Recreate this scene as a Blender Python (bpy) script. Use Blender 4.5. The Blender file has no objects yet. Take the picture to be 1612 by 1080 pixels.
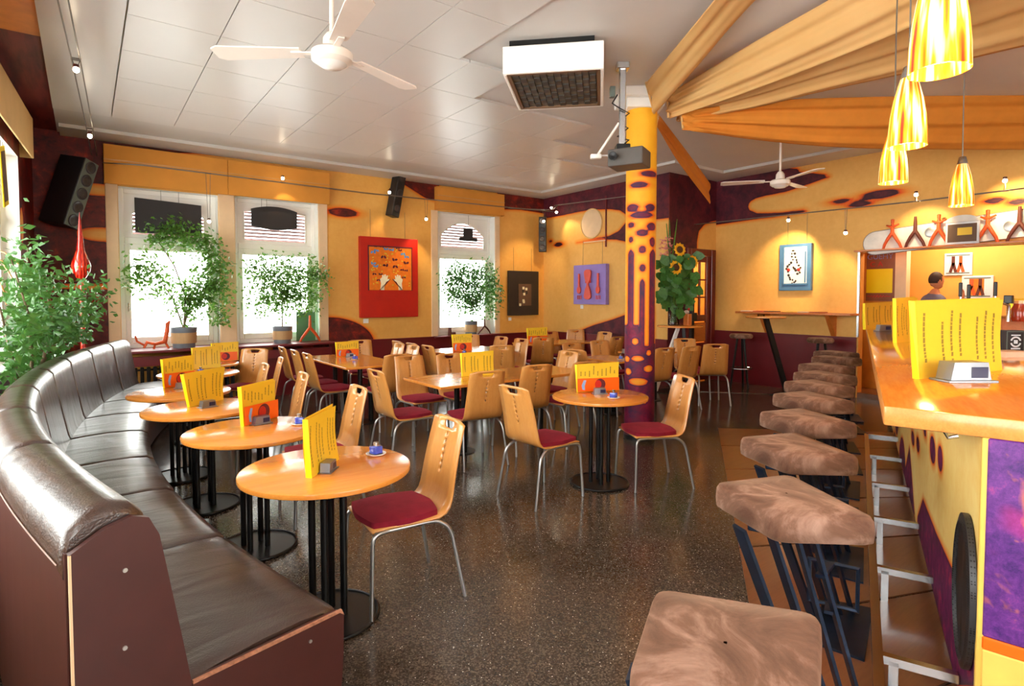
import bpy, bmesh, math, random
import numpy as np
from mathutils import Vector, Matrix, Quaternion
random.seed(7)
PI = math.pi
SC = bpy.context.scene
COL = SC.collection

# ------------------------------------------------------------------ camera
FPX, HOR, PITCH, EYE = 905.0, 467.0, math.radians(2.2), 1.58
AZ = math.radians(53.41)                    # heading of the view, measured from +X
PPY = HOR + FPX * math.tan(PITCH)
cam_d = bpy.data.cameras.new('camera')
cam_d.sensor_fit = 'HORIZONTAL'
cam_d.sensor_width = 36.0
cam_d.lens = 36.0 * FPX / 1612.0
cam_d.shift_y = -(540.0 - PPY) / 1612.0
cam_d.clip_start = 0.05
cam_d.clip_end = 200
cam = bpy.data.objects.new('camera', cam_d)
COL.objects.link(cam)
cam.location = (0, 0, EYE)
cam.rotation_euler = (PI / 2 - PITCH, 0, AZ - PI / 2)
SC.camera = cam

# ------------------------------------------------------------------ exposure and sky
SC.view_settings.view_transform = 'Standard'
SC.view_settings.look = 'None'
SC.view_settings.gamma = 1.0
SC.view_settings.use_curve_mapping = False
SC.view_settings.exposure = 0.45
SC.cycles.use_denoising = True
SC.cycles.max_bounces = 8
SC.cycles.diffuse_bounces = 5
SC.cycles.glossy_bounces = 4
SC.cycles.transparent_max_bounces = 12
SC.cycles.sample_clamp_indirect = 8.0
SC.cycles.caustics_reflective = False
SC.cycles.caustics_refractive = False
W = bpy.data.worlds.new('bright_overcast_sky')
SC.world = W
W.use_nodes = True
bg = W.node_tree.nodes['Background']
bg.inputs[0].default_value = (1.0, 0.98, 0.95, 1)
bg.inputs[1].default_value = 8.5

def portal(loc, rot, sx, sy):
    d = bpy.data.lights.new('window_portal', 'AREA')
    d.shape = 'RECTANGLE'; d.size = sx; d.size_y = sy
    d.cycles.is_portal = True
    o = bpy.data.objects.new('window_portal', d); COL.objects.link(o)
    o.location = loc; o.rotation_euler = rot
    return o

def spot(loc, target, watts, size=70, blend=0.6, col=(1, .72, .38), rad=.03):
    d = bpy.data.lights.new('halogen_beam', 'SPOT')
    d.energy = watts; d.spot_size = math.radians(size); d.spot_blend = blend
    d.color = col; d.shadow_soft_size = rad
    o = bpy.data.objects.new('halogen_beam', d); COL.objects.link(o)
    o.location = loc
    o.rotation_euler = (Vector(target) - Vector(loc)).to_track_quat('-Z', 'Y').to_euler()
    return o

def bulb_light(loc, watts, col=(1, .66, .3), rad=.05):
    d = bpy.data.lights.new('bulb_light', 'POINT')
    d.energy = watts; d.color = col; d.shadow_soft_size = rad
    o = bpy.data.objects.new('bulb_light', d); COL.objects.link(o); o.location = loc
    return o

# ------------------------------------------------------------------ where things stand (metres; a pixel of the photograph meets a real plane)
_ca, _sa = math.cos(AZ), math.sin(AZ)
_fw0 = np.array([_ca, _sa, 0]); _rt = np.array([_sa, -_ca, 0]); _up0 = np.array([0, 0, 1.])
_fw = _fw0 * math.cos(PITCH) - _up0 * math.sin(PITCH)
_up = _fw0 * math.sin(PITCH) + _up0 * math.cos(PITCH)
_C = np.array([0, 0, EYE])
def _ray(px, py): return _fw * FPX + _rt * (px - 806) + _up * (PPY - py)
def on_z(px, py, z): d = _ray(px, py); return Vector(_C + d * ((z - EYE) / d[2]))
def on_x(px, py, x): d = _ray(px, py); return Vector(_C + d * (x / d[0]))
def on_y(px, py, y): d = _ray(px, py); return Vector(_C + d * (y / d[1]))
def on_d(px, py, t): d = _ray(px, py); return Vector(_C + d * (t / FPX))

# ------------------------------------------------------------------ mesh helpers
class MB:
    def __init__(s): s.v = []; s.f = []; s.m = []; s.mi = 0
    def add(s, vs, fs):
        o = len(s.v); s.v += [tuple(x) for x in vs]
        s.f += [tuple(i + o for i in f) for f in fs]; s.m += [s.mi] * len(fs)
        return s
    def box(s, x0, x1, y0, y1, z0, z1, M=None):
        vs = [Vector((x, y, z)) for z in (z0, z1) for y in (y0, y1) for x in (x0, x1)]
        if M is not None: vs = [M @ v for v in vs]
        return s.add(vs, [(0,2,3,1),(4,5,7,6),(0,1,5,4),(2,6,7,3),(0,4,6,2),(1,3,7,5)])
    def rbox(s, x0, x1, y0, y1, z0, z1, r=.01, seg=2, M=None):
        bm = bmesh.new(); bmesh.ops.create_cube(bm, size=1)
        for v in bm.verts:
            v.co = Vector(((x0+x1)/2 + v.co.x*(x1-x0), (y0+y1)/2 + v.co.y*(y1-y0), (z0+z1)/2 + v.co.z*(z1-z0)))
        bmesh.ops.bevel(bm, geom=bm.edges[:], offset=r, segments=seg, profile=.5, affect='EDGES')
        return s.frombm(bm, M)
    def frombm(s, bm, M=None):
        bm.verts.index_update()
        vs = [(M @ v.co) if M is not None else v.co.copy() for v in bm.verts]
        fs = [tuple(v.index for v in f.verts) for f in bm.faces]
        bm.free(); return s.add(vs, fs)
    def bar(s, p0, p1, w, t, up=(0, 0, 1)):
        p0, p1 = Vector(p0), Vector(p1); d = (p1 - p0).normalized(); u = Vector(up)
        a = d.cross(u)
        if a.length < 1e-4: a = d.cross(Vector((1, 0, 0)))
        a.normalize(); b = a.cross(d).normalized()
        vs = [p + a*w/2*i + b*t/2*j for p in (p0, p1) for j in (-1, 1) for i in (-1, 1)]
        return s.add(vs, [(0,2,3,1),(4,5,7,6),(0,1,5,4),(2,6,7,3),(0,4,6,2),(1,3,7,5)])
    def tube(s, pts, r, n=8, closed=False, caps=True):
        P = [Vector(p) for p in pts]; L = len(P)
        R = r if isinstance(r, (list, tuple)) else [r]*L
        T = []
        for i in range(L):
            a = P[(i-1) % L] if (closed or i > 0) else P[i]
            b = P[(i+1) % L] if (closed or i < L-1) else P[i]
            T.append((b-a).normalized() if (b-a).length > 1e-9 else Vector((0,0,1)))
        nrm = T[0].orthogonal().normalized(); vs = []
        for i in range(L):
            if i: nrm = (T[i-1].rotation_difference(T[i]) @ nrm)
            nrm = (nrm - T[i]*nrm.dot(T[i])).normalized(); bi = T[i].cross(nrm)
            vs += [P[i] + (nrm*math.cos(2*PI*k/n) + bi*math.sin(2*PI*k/n))*R[i] for k in range(n)]
        fs = []
        for i in range(L if closed else L-1):
            a, b = i*n, ((i+1) % L)*n
            fs += [(a+k, a+(k+1) % n, b+(k+1) % n, b+k) for k in range(n)]
        if caps and not closed: fs += [tuple(range(n))[::-1], tuple((L-1)*n + k for k in range(n))]
        return s.add(vs, fs)
    def lathe(s, prof, n=24, c=(0,0,0), M=None):
        vs = []
        for r, z in prof:
            for k in range(n):
                v = Vector((r*math.cos(2*PI*k/n), r*math.sin(2*PI*k/n), z)) 
                vs.append((M @ v if M is not None else v) + Vector(c))
        fs = []
        for i in range(len(prof)-1):
            fs += [(i*n+k, i*n+(k+1) % n, (i+1)*n+(k+1) % n, (i+1)*n+k) for k in range(n)]
        if prof[0][0] > 1e-5: fs.append(tuple(range(n))[::-1])
        if prof[-1][0] > 1e-5: fs.append(tuple((len(prof)-1)*n+k for k in range(n)))
        return s.add(vs, fs)
    def prism(s, poly, z0, z1, M=None):
        n = len(poly)
        vs = [Vector((x, y, z)) for z in (z0, z1) for x, y in poly]
        if M is not None: vs = [M @ v for v in vs]
        return s.add(vs, [tuple(range(n))[::-1], tuple(range(n, 2*n))] + [(i, (i+1) % n, n+(i+1) % n, n+i) for i in range(n)])
    def ball(s, c, r, sx=1, sy=1, sz=1, n=12, m=8):
        prof = [(max(r*math.sin(PI*i/m), 1e-6), -r*math.cos(PI*i/m)*sz) for i in range(m+1)]
        return s.lathe(prof, n, c, Matrix.Diagonal((sx, sy, 1)))
    def quad(s, a, b, c, d): return s.add([a, b, c, d], [(0,1,2,3)])

def mesh_of(name, mb, mats, smooth=None):
    me = bpy.data.meshes.new(name); me.from_pydata(mb.v, [], mb.f)
    mats = mats if isinstance(mats, (list, tuple)) else [mats]
    for m in mats: me.materials.append(m)
    if len(mats) > 1: me.polygons.foreach_set('material_index', mb.m)
    if smooth is not None:
        me.polygons.foreach_set('use_smooth', [True]*len(me.polygons))
        if smooth < 179: me.set_sharp_from_angle(angle=math.radians(smooth))
    me.update()
    return me
def part(name, mb, mats, parent=None, smooth=None, label=None, kind=None, loc=None):
    o = bpy.data.objects.new(name, mesh_of(name, mb, mats, smooth)); COL.objects.link(o)
    if parent is not None: o.parent = parent
    if label: o['label'] = label
    if kind: o['kind'] = kind
    if loc is not None: o.location = loc
    return o
def link_mesh(name, me, parent=None, loc=None, rot=None):
    o = bpy.data.objects.new(name, me); COL.objects.link(o)
    if parent is not None: o.parent = parent
    if loc is not None: o.location = loc
    if rot is not None: o.rotation_euler = rot
    return o
def tag(o, label, cat, group=None):
    o['label'] = label; o['category'] = cat
    if group: o['group'] = group
    return o
def thing(name, label, cat, loc=(0,0,0), rz=0, group=None):
    o = bpy.data.objects.new(name, None); COL.objects.link(o)
    o.empty_display_size = .1
    o.location = loc; o.rotation_euler = (0, 0, rz)
    return tag(o, label, cat, group)
def struct(name, mb, mats, parent=None, smooth=None):
    return part(name, mb, mats, parent, smooth, kind='structure' if parent is None else None)
def dup(root, loc, rz, label, group=None):
    r = root.copy(); COL.objects.link(r); r.location = loc; r.rotation_euler = (0, 0, rz); r['label'] = label
    if group: r['group'] = group
    for ch in list(root.children):
        c = ch.copy(); COL.objects.link(c); c.parent = r
        for g in list(ch.children):
            d = g.copy(); COL.objects.link(d); d.parent = c
    return r
def bend(o, mod='SOLIDIFY', **kw):
    m = o.modifiers.new(mod.lower(), mod)
    for k, v in kw.items(): setattr(m, k, v)
    return m

# ------------------------------------------------------------------ materials
class NT:
    def __init__(s, name):
        s.m = bpy.data.materials.new(name); s.m.use_nodes = True
        s.t = s.m.node_tree; s.b = s.t.nodes['Principled BSDF']; s.out = s.t.nodes['Material Output']
    def n(s, ty, **kw):
        x = s.t.nodes.new(ty)
        for k, v in kw.items(): setattr(x, k, v)
        return x
    def l(s, a, b): s.t.links.new(a, b)
    def coord(s, kind='Object', scale=(1,1,1)):
        tc = s.n('ShaderNodeTexCoord'); mp = s.n('ShaderNodeMapping')
        mp.inputs['Scale'].default_value = scale; s.l(tc.outputs[kind], mp.inputs[0]); return mp.outputs[0]
    def noise(s, co, scale=5, detail=4, rough=.55, dist=0):
        x = s.n('ShaderNodeTexNoise'); s.l(co, x.inputs['Vector'])
        x.inputs['Scale'].default_value = scale; x.inputs['Detail'].default_value = detail
        x.inputs['Roughness'].default_value = rough; x.inputs['Distortion'].default_value = dist
        return x.outputs['Fac']
    def ramp(s, fac, stops, interp='LINEAR'):
        x = s.n('ShaderNodeValToRGB'); cr = x.color_ramp; cr.interpolation = interp
        while len(cr.elements) < len(stops): cr.elements.new(.5)
        for e, (p, c) in zip(cr.elements, stops): e.position = p; e.color = (*c, 1) if len(c) == 3 else c
        s.l(fac, x.inputs[0]); return x.outputs[0]
    def mix(s, fac, a, b, blend='MIX'):
        x = s.n('ShaderNodeMix', data_type='RGBA', blend_type=blend)
        for sock, val in ((x.inputs['Factor'], fac), (x.inputs['A'], a), (x.inputs['B'], b)):
            if hasattr(val, 'links'): s.l(val, sock)
            else: sock.default_value = val if not isinstance(val, tuple) else ((*val, 1) if len(val) == 3 else val)
        return x.outputs['Result']
    def bump(s, h, strength=.2, dist=.01):
        x = s.n('ShaderNodeBump'); x.inputs['Strength'].default_value = strength; x.inputs['Distance'].default_value = dist
        s.l(h, x.inputs['Height']); s.l(x.outputs[0], s.b.inputs['Normal'])
    def set(s, col=None, rough=None, metal=None, spec=None, coat=None, **kw):
        for k, v in (('Base Color', col), ('Roughness', rough), ('Metallic', metal), ('Specular IOR Level', spec), ('Coat Weight', coat)):
            if v is None: continue
            if hasattr(v, 'links'): s.l(v, s.b.inputs[k])
            else: s.b.inputs[k].default_value = (*v, 1) if isinstance(v, tuple) and len(v) == 3 else v
        for k, v in kw.items(): s.b.inputs[k.replace('_', ' ')].default_value = v
        return s.m

def flat(name, col, rough=.5, metal=0, spec=.5, var=.12, scale=6, coat=0, bump=0):
    t = NT(name); f = t.noise(t.coord(), scale, 3)
    c = t.ramp(f, [(.3, tuple(x*(1-var) for x in col)), (.7, tuple(min(1, x*(1+var)) for x in col))])
    if bump: t.bump(f, bump, .005)
    return t.set(c, rough, metal, spec, coat)
def srgb(r, g, b):
    def c(x):
        x /= 255.; return x/12.92 if x <= .04045 else ((x+.055)/1.055)**2.4
    return (c(r), c(g), c(b))
def wood(name, c1, c2, axis=(1, 14, 14), rough=.3, coat=.4, scale=2.2):
    t = NT(name); co = t.coord('Object', axis)
    f = t.noise(co, scale, 5, .6, .6)
    f2 = t.noise(co, scale*7, 3, .5)
    c = t.mix(.3, t.ramp(f, [(.3, c1), (.7, c2)]), t.ramp(f2, [(.35, c1), (.65, c2)]))
    t.bump(f2, .05, .002)
    t.b.inputs['Coat Roughness'].default_value = .12
    return t.set(c, rough, 0, .5, coat)
def glow(name, col, st):
    t = NT(name); t.b.inputs['Emission Color'].default_value = (*col, 1); t.b.inputs['Emission Strength'].default_value = st
    return t.set((.8, .7, .5), .4)

def mural(name, dark1, dark2, y1, y2, blob=(.5, .03, .005), rim=(.8, .10, .004), rough=.55, dscale=5):
    """Painted wall: the float attribute 'sdf' (metres, + inside a dark shape) draws dark islands with a glowing painted rim on ochre plaster."""
    t = NT(name); a = t.n('ShaderNodeAttribute', attribute_name='sdf')
    co = t.coord('Object')
    f = t.noise(co, 1.3, 6, .62, .4); g = t.noise(co, dscale, 8, .7, .3); h = t.noise(co, 14, 5, .6)
    ye = t.mix(.35, t.ramp(f, [(.3, y1), (.7, y2)]), t.ramp(h, [(.3, y1), (.7, y2)]))
    dk = t.ramp(g, [(.36, dark1), (.55, dark2), (.72, blob)])
    mr = t.n('ShaderNodeMapRange'); mr.inputs[1].default_value = -.16; mr.inputs[2].default_value = .16
    t.l(a.outputs['Fac'], mr.inputs[0])
    w = t.noise(co, 9, 2)                                    # a slightly shaky brush
    ad = t.n('ShaderNodeMath', operation='MULTIPLY_ADD'); t.l(w, ad.inputs[0]); ad.inputs[1].default_value = .06
    t.l(mr.outputs[0], ad.inputs[2])
    su = t.n('ShaderNodeMath', operation='SUBTRACT'); t.l(ad.outputs[0], su.inputs[0]); su.inputs[1].default_value = .03
    s = su.outputs[0]
    yr = t.mix(t.ramp(s, [(.05, (0,0,0)), (.40, (.85,.85,.85))]), ye, (.84, .27, .012))
    yr2 = t.mix(t.ramp(s, [(.36, (0,0,0)), (.47, (1,1,1))]), yr, rim)
    dk2 = t.mix(t.ramp(s, [(.52, (1,1,1)), (.68, (0,0,0))]), dk, dark1)
    c = t.mix(t.ramp(s, [(.475, (0,0,0)), (.52, (1,1,1))]), yr2, dk2)
    t.bump(h, .12, .004)
    return t.set(c, rough, 0, .35)

M = {}
M['window_wall'] = mural('painted_plaster_window_wall', srgb(60,14,16), srgb(110,28,22), srgb(226,160,72), srgb(240,186,98))
M['far_wall'] = mural('painted_plaster_far_wall', srgb(58,18,34), srgb(92,30,44), srgb(226,168,84), srgb(242,192,108), blob=srgb(120,40,46))
M['column'] = mural('painted_column', srgb(62,30,66), srgb(118,20,58), srgb(240,164,20), srgb(246,186,44), blob=srgb(150,30,80), dscale=7)
M['bar_front'] = mural('painted_bar_front', srgb(58,14,48), srgb(110,24,84), srgb(240,192,92), srgb(252,228,152), blob=srgb(200,50,60), dscale=9)
t = NT('painted_bar_end'); co = t.coord(); f = t.noise(co, 16, 8, .85, .2); g = t.noise(co, 2.6, 3, .5)
c = t.ramp(f, [(.34, srgb(50,20,92)), (.46, srgb(82,32,116)), (.58, srgb(108,48,134)), (.72, srgb(176,62,128))])
c = t.mix(t.ramp(g, [(.56, (0,0,0)), (.74, (.9,.9,.9))]), c, srgb(225,40,120)); g2 = t.noise(co, 5.5, 4, .6, .5)
M['bar_end'] = t.set(t.mix(t.ramp(g2, [(.6, (0,0,0)), (.72, (.9,.9,.9))]), c, srgb(240,140,40)), .45)
M['casing'] = flat('beige_plaster_casing', srgb(232,200,160), .6, var=.05)
M['dado'] = flat('dark_red_dado', srgb(112,20,30), .4, var=.12, scale=3)
M['white'] = flat('white_paint', srgb(244,242,238), .4, var=.02)
M['valance'] = flat('ochre_fabric_valance', srgb(216,146,56), .8, var=.06, scale=3)
M['valance2'] = flat('beige_fabric_valance', srgb(226,190,128), .8, var=.05, scale=3)
M['ceiling'] = flat('ceiling_plaster', srgb(206,202,198), .45, var=.03, scale=2)
M['tile'] = flat('satin_ceiling_tile', srgb(212,208,204), .3, var=.02, scale=1.5)
t = NT('painted_ceiling_strip'); co = t.coord('Object', (3, .35, 1)); M['strip'] = t.set(t.ramp(t.noise(co, 4, 6, .6), [(.35, srgb(70,18,18)), (.6, srgb(120,44,40))]), .5)
M['strip2'] = flat('orange_ceiling_strip', srgb(214,136,50), .5)
# terrazzo
t = NT('dark_terrazzo'); co = t.coord('Object')
f = t.noise(co, .9, 4); v = t.n('ShaderNodeTexVoronoi'); t.l(co, v.inputs['Vector']); v.inputs['Scale'].default_value = 150
v2 = t.n('ShaderNodeTexVoronoi'); t.l(co, v2.inputs['Vector']); v2.inputs['Scale'].default_value = 42
c = t.ramp(f, [(.3, srgb(62,52,45)), (.7, srgb(76,66,58))])
wn = t.n('ShaderNodeTexWhiteNoise'); t.l(v.outputs['Position'], wn.inputs['Vector'])
c = t.mix(t.ramp(wn.outputs['Value'], [(.5, (0,0,0)), (.95, (.55,.55,.55))]), c, srgb(122,108,94))
c = t.mix(t.ramp(wn.outputs['Value'], [(.0, (.6,.6,.6)), (.35, (0,0,0))]), c, srgb(38,31,28))
c = t.mix(t.ramp(v2.outputs['Distance'], [(.08, (1,1,1)), (.12, (0,0,0))]), c, srgb(232,224,212))
r = t.ramp(t.noise(co, 2.5, 5), [(.35, (.13,.13,.13)), (.7, (.22,.22,.22))])
M['floor'] = t.set(c, r, 0, .55)
M['plate'] = wood('brown_floor_plate', srgb(122,74,46), srgb(146,94,60), (1, 8, 8), .3, .3, 1.5)
t = NT('dark_brown_leather'); co = t.coord('Object'); f = t.noise(co, 160, 3); g = t.noise(t.coord('Object', (1.2, 3.2, 1.2)), 2.0, 2, .4, .6)
ad = t.n('ShaderNodeMath', operation='MULTIPLY_ADD'); t.l(g, ad.inputs[0]); ad.inputs[1].default_value = 9.0; t.l(f, ad.inputs[2])
t.bump(ad.outputs[0], .32, .008); t.b.inputs['Coat Roughness'].default_value = .22
M['leather'] = t.set(t.ramp(t.noise(co, 3, 4), [(.3, srgb(52,34,28)), (.7, srgb(64,42,34))]), .3, 0, .9, .5)
M['bench_board'] = flat('maroon_brown_board', srgb(72,35,31), .42, var=.08, scale=9)
M['board_edge'] = flat('worn_board_edge', srgb(176,120,92), .6, var=.3, scale=60)
M['stitch'] = flat('pale_thread', srgb(205,180,170), .7)
M['screw'] = flat('zinc_screw', srgb(200,196,190), .3, .8)
M['pine'] = wood('pale_pine', srgb(196,140,76), srgb(214,164,100))
M['beech'] = wood('lacquered_beech', srgb(204,134,62), srgb(220,156,84), (14, 14, 1.2), .28, .7, 2)
M['table'] = wood('honey_table_top', srgb(218,130,48), srgb(232,154,66), (1.2, 14, 6), .22, .5, 1.6)
M['table_edge'] = wood('table_edge_banding', srgb(206,124,54), srgb(220,146,72), (1.2, 14, 14), .3, .4)
M['bar_top'] = wood('varnished_bar_top', srgb(214,120,34), srgb(234,150,56), (1.0, 9, 9), .1, .8, 1.5)
M['bar_edge'] = wood('solid_bar_edge', srgb(206,128,56), srgb(228,156,82), (1.0, 12, 12), .3, .3, 2)
M['shelf'] = wood('orange_wood', srgb(196,104,36), srgb(214,128,56), (1, 10, 10), .35, .3)
t = NT('burgundy_fabric'); co = t.coord('Object'); f = t.noise(co, 9, 5, .6); t.bump(t.noise(co, 260, 2), .3, .002)
t.b.inputs['Sheen Weight'].default_value = .35; t.b.inputs['Sheen Tint'].default_value = (*srgb(220,90,110), 1)
M['fabric'] = t.set(t.ramp(f, [(.3, srgb(112,16,34)), (.7, srgb(140,28,48))]), .85, 0, .2)
M['tube'] = flat('grey_powder_steel', srgb(172,172,172), .3, .85, var=.03)
M['black'] = flat('black_steel', srgb(24,24,26), .35, .3, var=.1)
M['stoolsteel'] = flat('blue_black_steel', srgb(30,44,66), .38, .6, var=.2, scale=12)
M['chrome'] = flat('brushed_stainless', srgb(196,198,202), .22, 1.0, var=.03)
M['holder'] = flat('grey_steel_holder', srgb(150,152,158), .35, .9, var=.03)
M['copper_rail'] = flat('polished_foot_rail', srgb(170,140,110), .18, 1.0, var=.08)
t = NT('brown_suede'); co = t.coord('Object'); f = t.noise(co, 5, 6, .65, 1.2); t.bump(t.noise(co, 220, 2), .2, .002)
t.b.inputs['Sheen Weight'].default_value = .25; t.b.inputs['Sheen Tint'].default_value = (*srgb(230,190,160), 1)
M['suede'] = t.set(t.ramp(f, [(.34, srgb(80,52,40)), (.5, srgb(110,78,62)), (.68, srgb(158,124,108))]), .9, 0, .15)
t = NT('ochre_cloth'); co = t.coord('Object'); f = t.noise(co, 2, 3)
t.b.inputs['Subsurface Weight'].default_value = 0
M['cloth'] = t.set(t.ramp(f, [(.3, srgb(226,182,116)), (.7, srgb(236,196,132))]), .85, 0, .2)
tr = t.n('ShaderNodeBsdfTranslucent'); tr.inputs[0].default_value = (*srgb(238,180,100), 1)
mx = t.n('ShaderNodeMixShader'); mx.inputs[0].default_value = .2
t.l(t.b.outputs[0], mx.inputs[1]); t.l(tr.outputs[0], mx.inputs[2]); t.l(mx.outputs[0], t.out.inputs[0])
M['menu'] = flat('yellow_menu_card', srgb(240,198,44), .45, var=.03)
M['backlit_cloth_tint'] = flat('backlit_cloth_tint', srgb(216,136,44), .85, var=.06)  # same ochre cloth, light coming through it painted in as deeper orange
M['menu_in'] = flat('bright_yellow_card', srgb(255,226,0), .5, var=.02)
M['ink'] = flat('grey_print', srgb(150,122,40), .6)
M['yellow'] = flat('yellow_painted_board', srgb(238,194,92), .5, var=.1)
M['orange_card'] = flat('orange_card', srgb(246,104,10), .4, var=.05)
M['red_print'] = flat('red_print', srgb(200,36,26), .5)
M['dark_print'] = flat('dark_red_print', srgb(96,24,40), .5)
M['blue_print'] = flat('pale_blue_print', srgb(150,180,230), .5)
M['blueglass'] = flat('blue_glass_jar', srgb(64,84,196), .12, 0, .7, coat=.5)
M['ceramic'] = flat('white_ceramic', srgb(240,238,234), .25, coat=.3, var=.02)
def leafmat(name, col, tr_col, k):
    t = NT(name); f = t.noise(t.coord(), 30, 3)
    c = t.ramp(f, [(.3, tuple(x*.65 for x in col)), (.7, tuple(min(1, x*1.35) for x in col))])
    tr = t.n('ShaderNodeBsdfTranslucent'); tr.inputs[0].default_value = (*tr_col, 1); mx = t.n('ShaderNodeMixShader'); mx.inputs[0].default_value = k
    t.set(c, .35, 0, .5); t.l(t.b.outputs[0], mx.inputs[1]); t.l(tr.outputs[0], mx.inputs[2]); t.l(mx.outputs[0], t.out.inputs[0]); return t.m
M['leaf'] = leafmat('ficus_leaf', srgb(88,136,52), srgb(110,150,60), .28)
M['leaf2'] = leafmat('dark_ficus_leaf', srgb(72,122,56), srgb(90,134,58), .25)
M['stem'] = flat('woody_stem', srgb(124,104,80), .8)
M['soil'] = flat('potting_soil', srgb(50,38,30), .95)
M['basket'] = wood('bamboo_pot_band', srgb(186,148,100), srgb(206,170,122), (40, 40, 1), .6, 0, 3)
M['pot_rim'] = flat('grey_blue_pot', srgb(112,120,130), .5)
M['red_art'] = flat('red_relief_panel', srgb(190,22,4), .45, var=.06)
M['art_orange'] = flat('orange_ground', srgb(240,124,14), .6, var=.1, scale=14)
M['art_lav'] = flat('lavender_panel', srgb(146,124,204), .5, var=.06)
M['art_coral'] = flat('coral_relief', srgb(226,88,70), .5, var=.1)
M['art_blue'] = flat('blue_frame', srgb(74,118,164), .4, var=.1)
M['art_pale'] = flat('pale_ground', srgb(224,232,240), .5, var=.04)
M['art_black'] = flat('black_brown_mat', srgb(46,36,32), .5)
M['art_brown'] = flat('brown_ground', srgb(104,76,56), .6)
M['cream'] = flat('cream_paint', srgb(250,240,205), .5, var=.03)
M['speaker'] = flat('black_speaker_case', srgb(20,18,20), .45)
M['grille'] = flat('dark_speaker_cone', srgb(52,44,46), .5, var=.3, scale=50)
M['spframe'] = flat('grey_green_baffle', srgb(92,104,98), .4)
M['chalk'] = flat('chalkboard', srgb(46,42,44), .7)
M['redwood'] = wood('dark_red_door_wood', srgb(96,20,20), srgb(126,34,28), (12, 12, 1), .35, .3)
M['slat'] = flat('brown_shutter_slat', srgb(120,84,80), .6)
M['cable'] = flat('steel_cable', srgb(120,112,104), .4, .7)
M['bulb'] = glow('halogen_bulb', (1, .84, .58), 40)
M['projector'] = flat('grey_projector', srgb(84,78,74), .5)
M['fan'] = flat('cream_fan_enamel', srgb(238,228,218), .35, var=.03)
M['redfig'] = flat('red_orange_branch', srgb(214,84,24), .5, var=.2, scale=20)
M['darkfig'] = flat('dark_branch', srgb(92,40,28), .6, var=.2, scale=20)
M['board'] = flat('pearl_white_board', srgb(226,222,214), .35)
M['skin'] = flat('skin', srgb(196,128,92), .55)
M['hair'] = flat('dark_brown_hair', srgb(52,30,24), .7)
M['shirt'] = flat('grey_blue_shirt', srgb(104,100,124), .8)
M['trouser'] = flat('dark_trousers', srgb(40,40,48), .8)
M['petal'] = flat('sunflower_petal', srgb(246,180,20), .6)
M['pink'] = flat('pink_petal', srgb(232,150,140), .6)
M['seedhead'] = flat('brown_seedhead', srgb(84,50,22), .8)
t = NT('red_glass'); w_ = t.n('ShaderNodeTexWave'); t.l(t.coord(), w_.inputs[0]); w_.inputs['Scale'].default_value = 9; w_.inputs['Distortion'].default_value = 4
M['redglass'] = t.set(t.ramp(w_.outputs['Fac'], [(.2, srgb(150,12,8)), (.8, srgb(226,60,34))]), .1, 0, .7, .6)
def clear(name, tint, refl=.12):
    t = NT(name); tr = t.n('ShaderNodeBsdfTransparent'); tr.inputs[0].default_value = (*tint, 1)
    gl = t.n('ShaderNodeBsdfGlossy'); gl.inputs['Roughness'].default_value = .03
    lw = t.n('ShaderNodeLayerWeight'); lw.inputs[0].default_value = refl
    mx = t.n('ShaderNodeMixShader'); t.l(lw.outputs['Fresnel'], mx.inputs[0]); t.l(tr.outputs[0], mx.inputs[1]); t.l(gl.outputs[0], mx.inputs[2])
    t.l(mx.outputs[0], t.out.inputs[0]); return t.m
M['glass'] = clear('window_glass', (.96, .98, .97))
M['jar'] = clear('clear_glass', (.86, .88, .86), .3)
# pendant shade: lit glass with amber and red ribs
t = NT('lit_amber_glass'); w_ = t.n('ShaderNodeTexWave', wave_type='BANDS', bands_direction='X')
tc = t.n('ShaderNodeTexCoord'); sx = t.n('ShaderNodeSeparateXYZ'); t.l(tc.outputs['Object'], sx.inputs[0])
at = t.n('ShaderNodeMath', operation='ARCTAN2'); t.l(sx.outputs[1], at.inputs[0]); t.l(sx.outputs[0], at.inputs[1])
cx = t.n('ShaderNodeCombineXYZ'); t.l(at.outputs[0], cx.inputs[0])
zs = t.n('ShaderNodeMath', operation='MULTIPLY'); t.l(sx.outputs[2], zs.inputs[0]); zs.inputs[1].default_value = 1.0; t.l(zs.outputs[0], cx.inputs[1])
f = t.noise(cx.outputs[0], 2.6, 2, .5)
hot = t.n('ShaderNodeMapRange'); t.l(sx.outputs[2], hot.inputs[0]); hot.inputs[1].default_value = .02; hot.inputs[2].default_value = .26
c = t.ramp(f, [(.36, srgb(160,52,30)), (.41, srgb(224,104,14)), (.5, srgb(244,156,34)), (.58, srgb(255,226,150)), (.66, srgb(255,244,210))])
t.l(c, t.b.inputs['Emission Color']); t.b.inputs['Emission Strength'].default_value = 1.5
gz = t.ramp(hot.outputs[0], [(.0, (.28,.28,.28)), (.22, (.5,.5,.5)), (.5, (1,1,1)), (.8, (.5,.5,.5)), (1, (.1,.1,.1))])
mu = t.n('ShaderNodeMath', operation='MULTIPLY'); t.l(gz, mu.inputs[0]); mu.inputs[1].default_value = 2.3
t.l(mu.outputs[0], t.b.inputs['Emission Strength'])
M['lampglass'] = t.set(c, .2)
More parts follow.
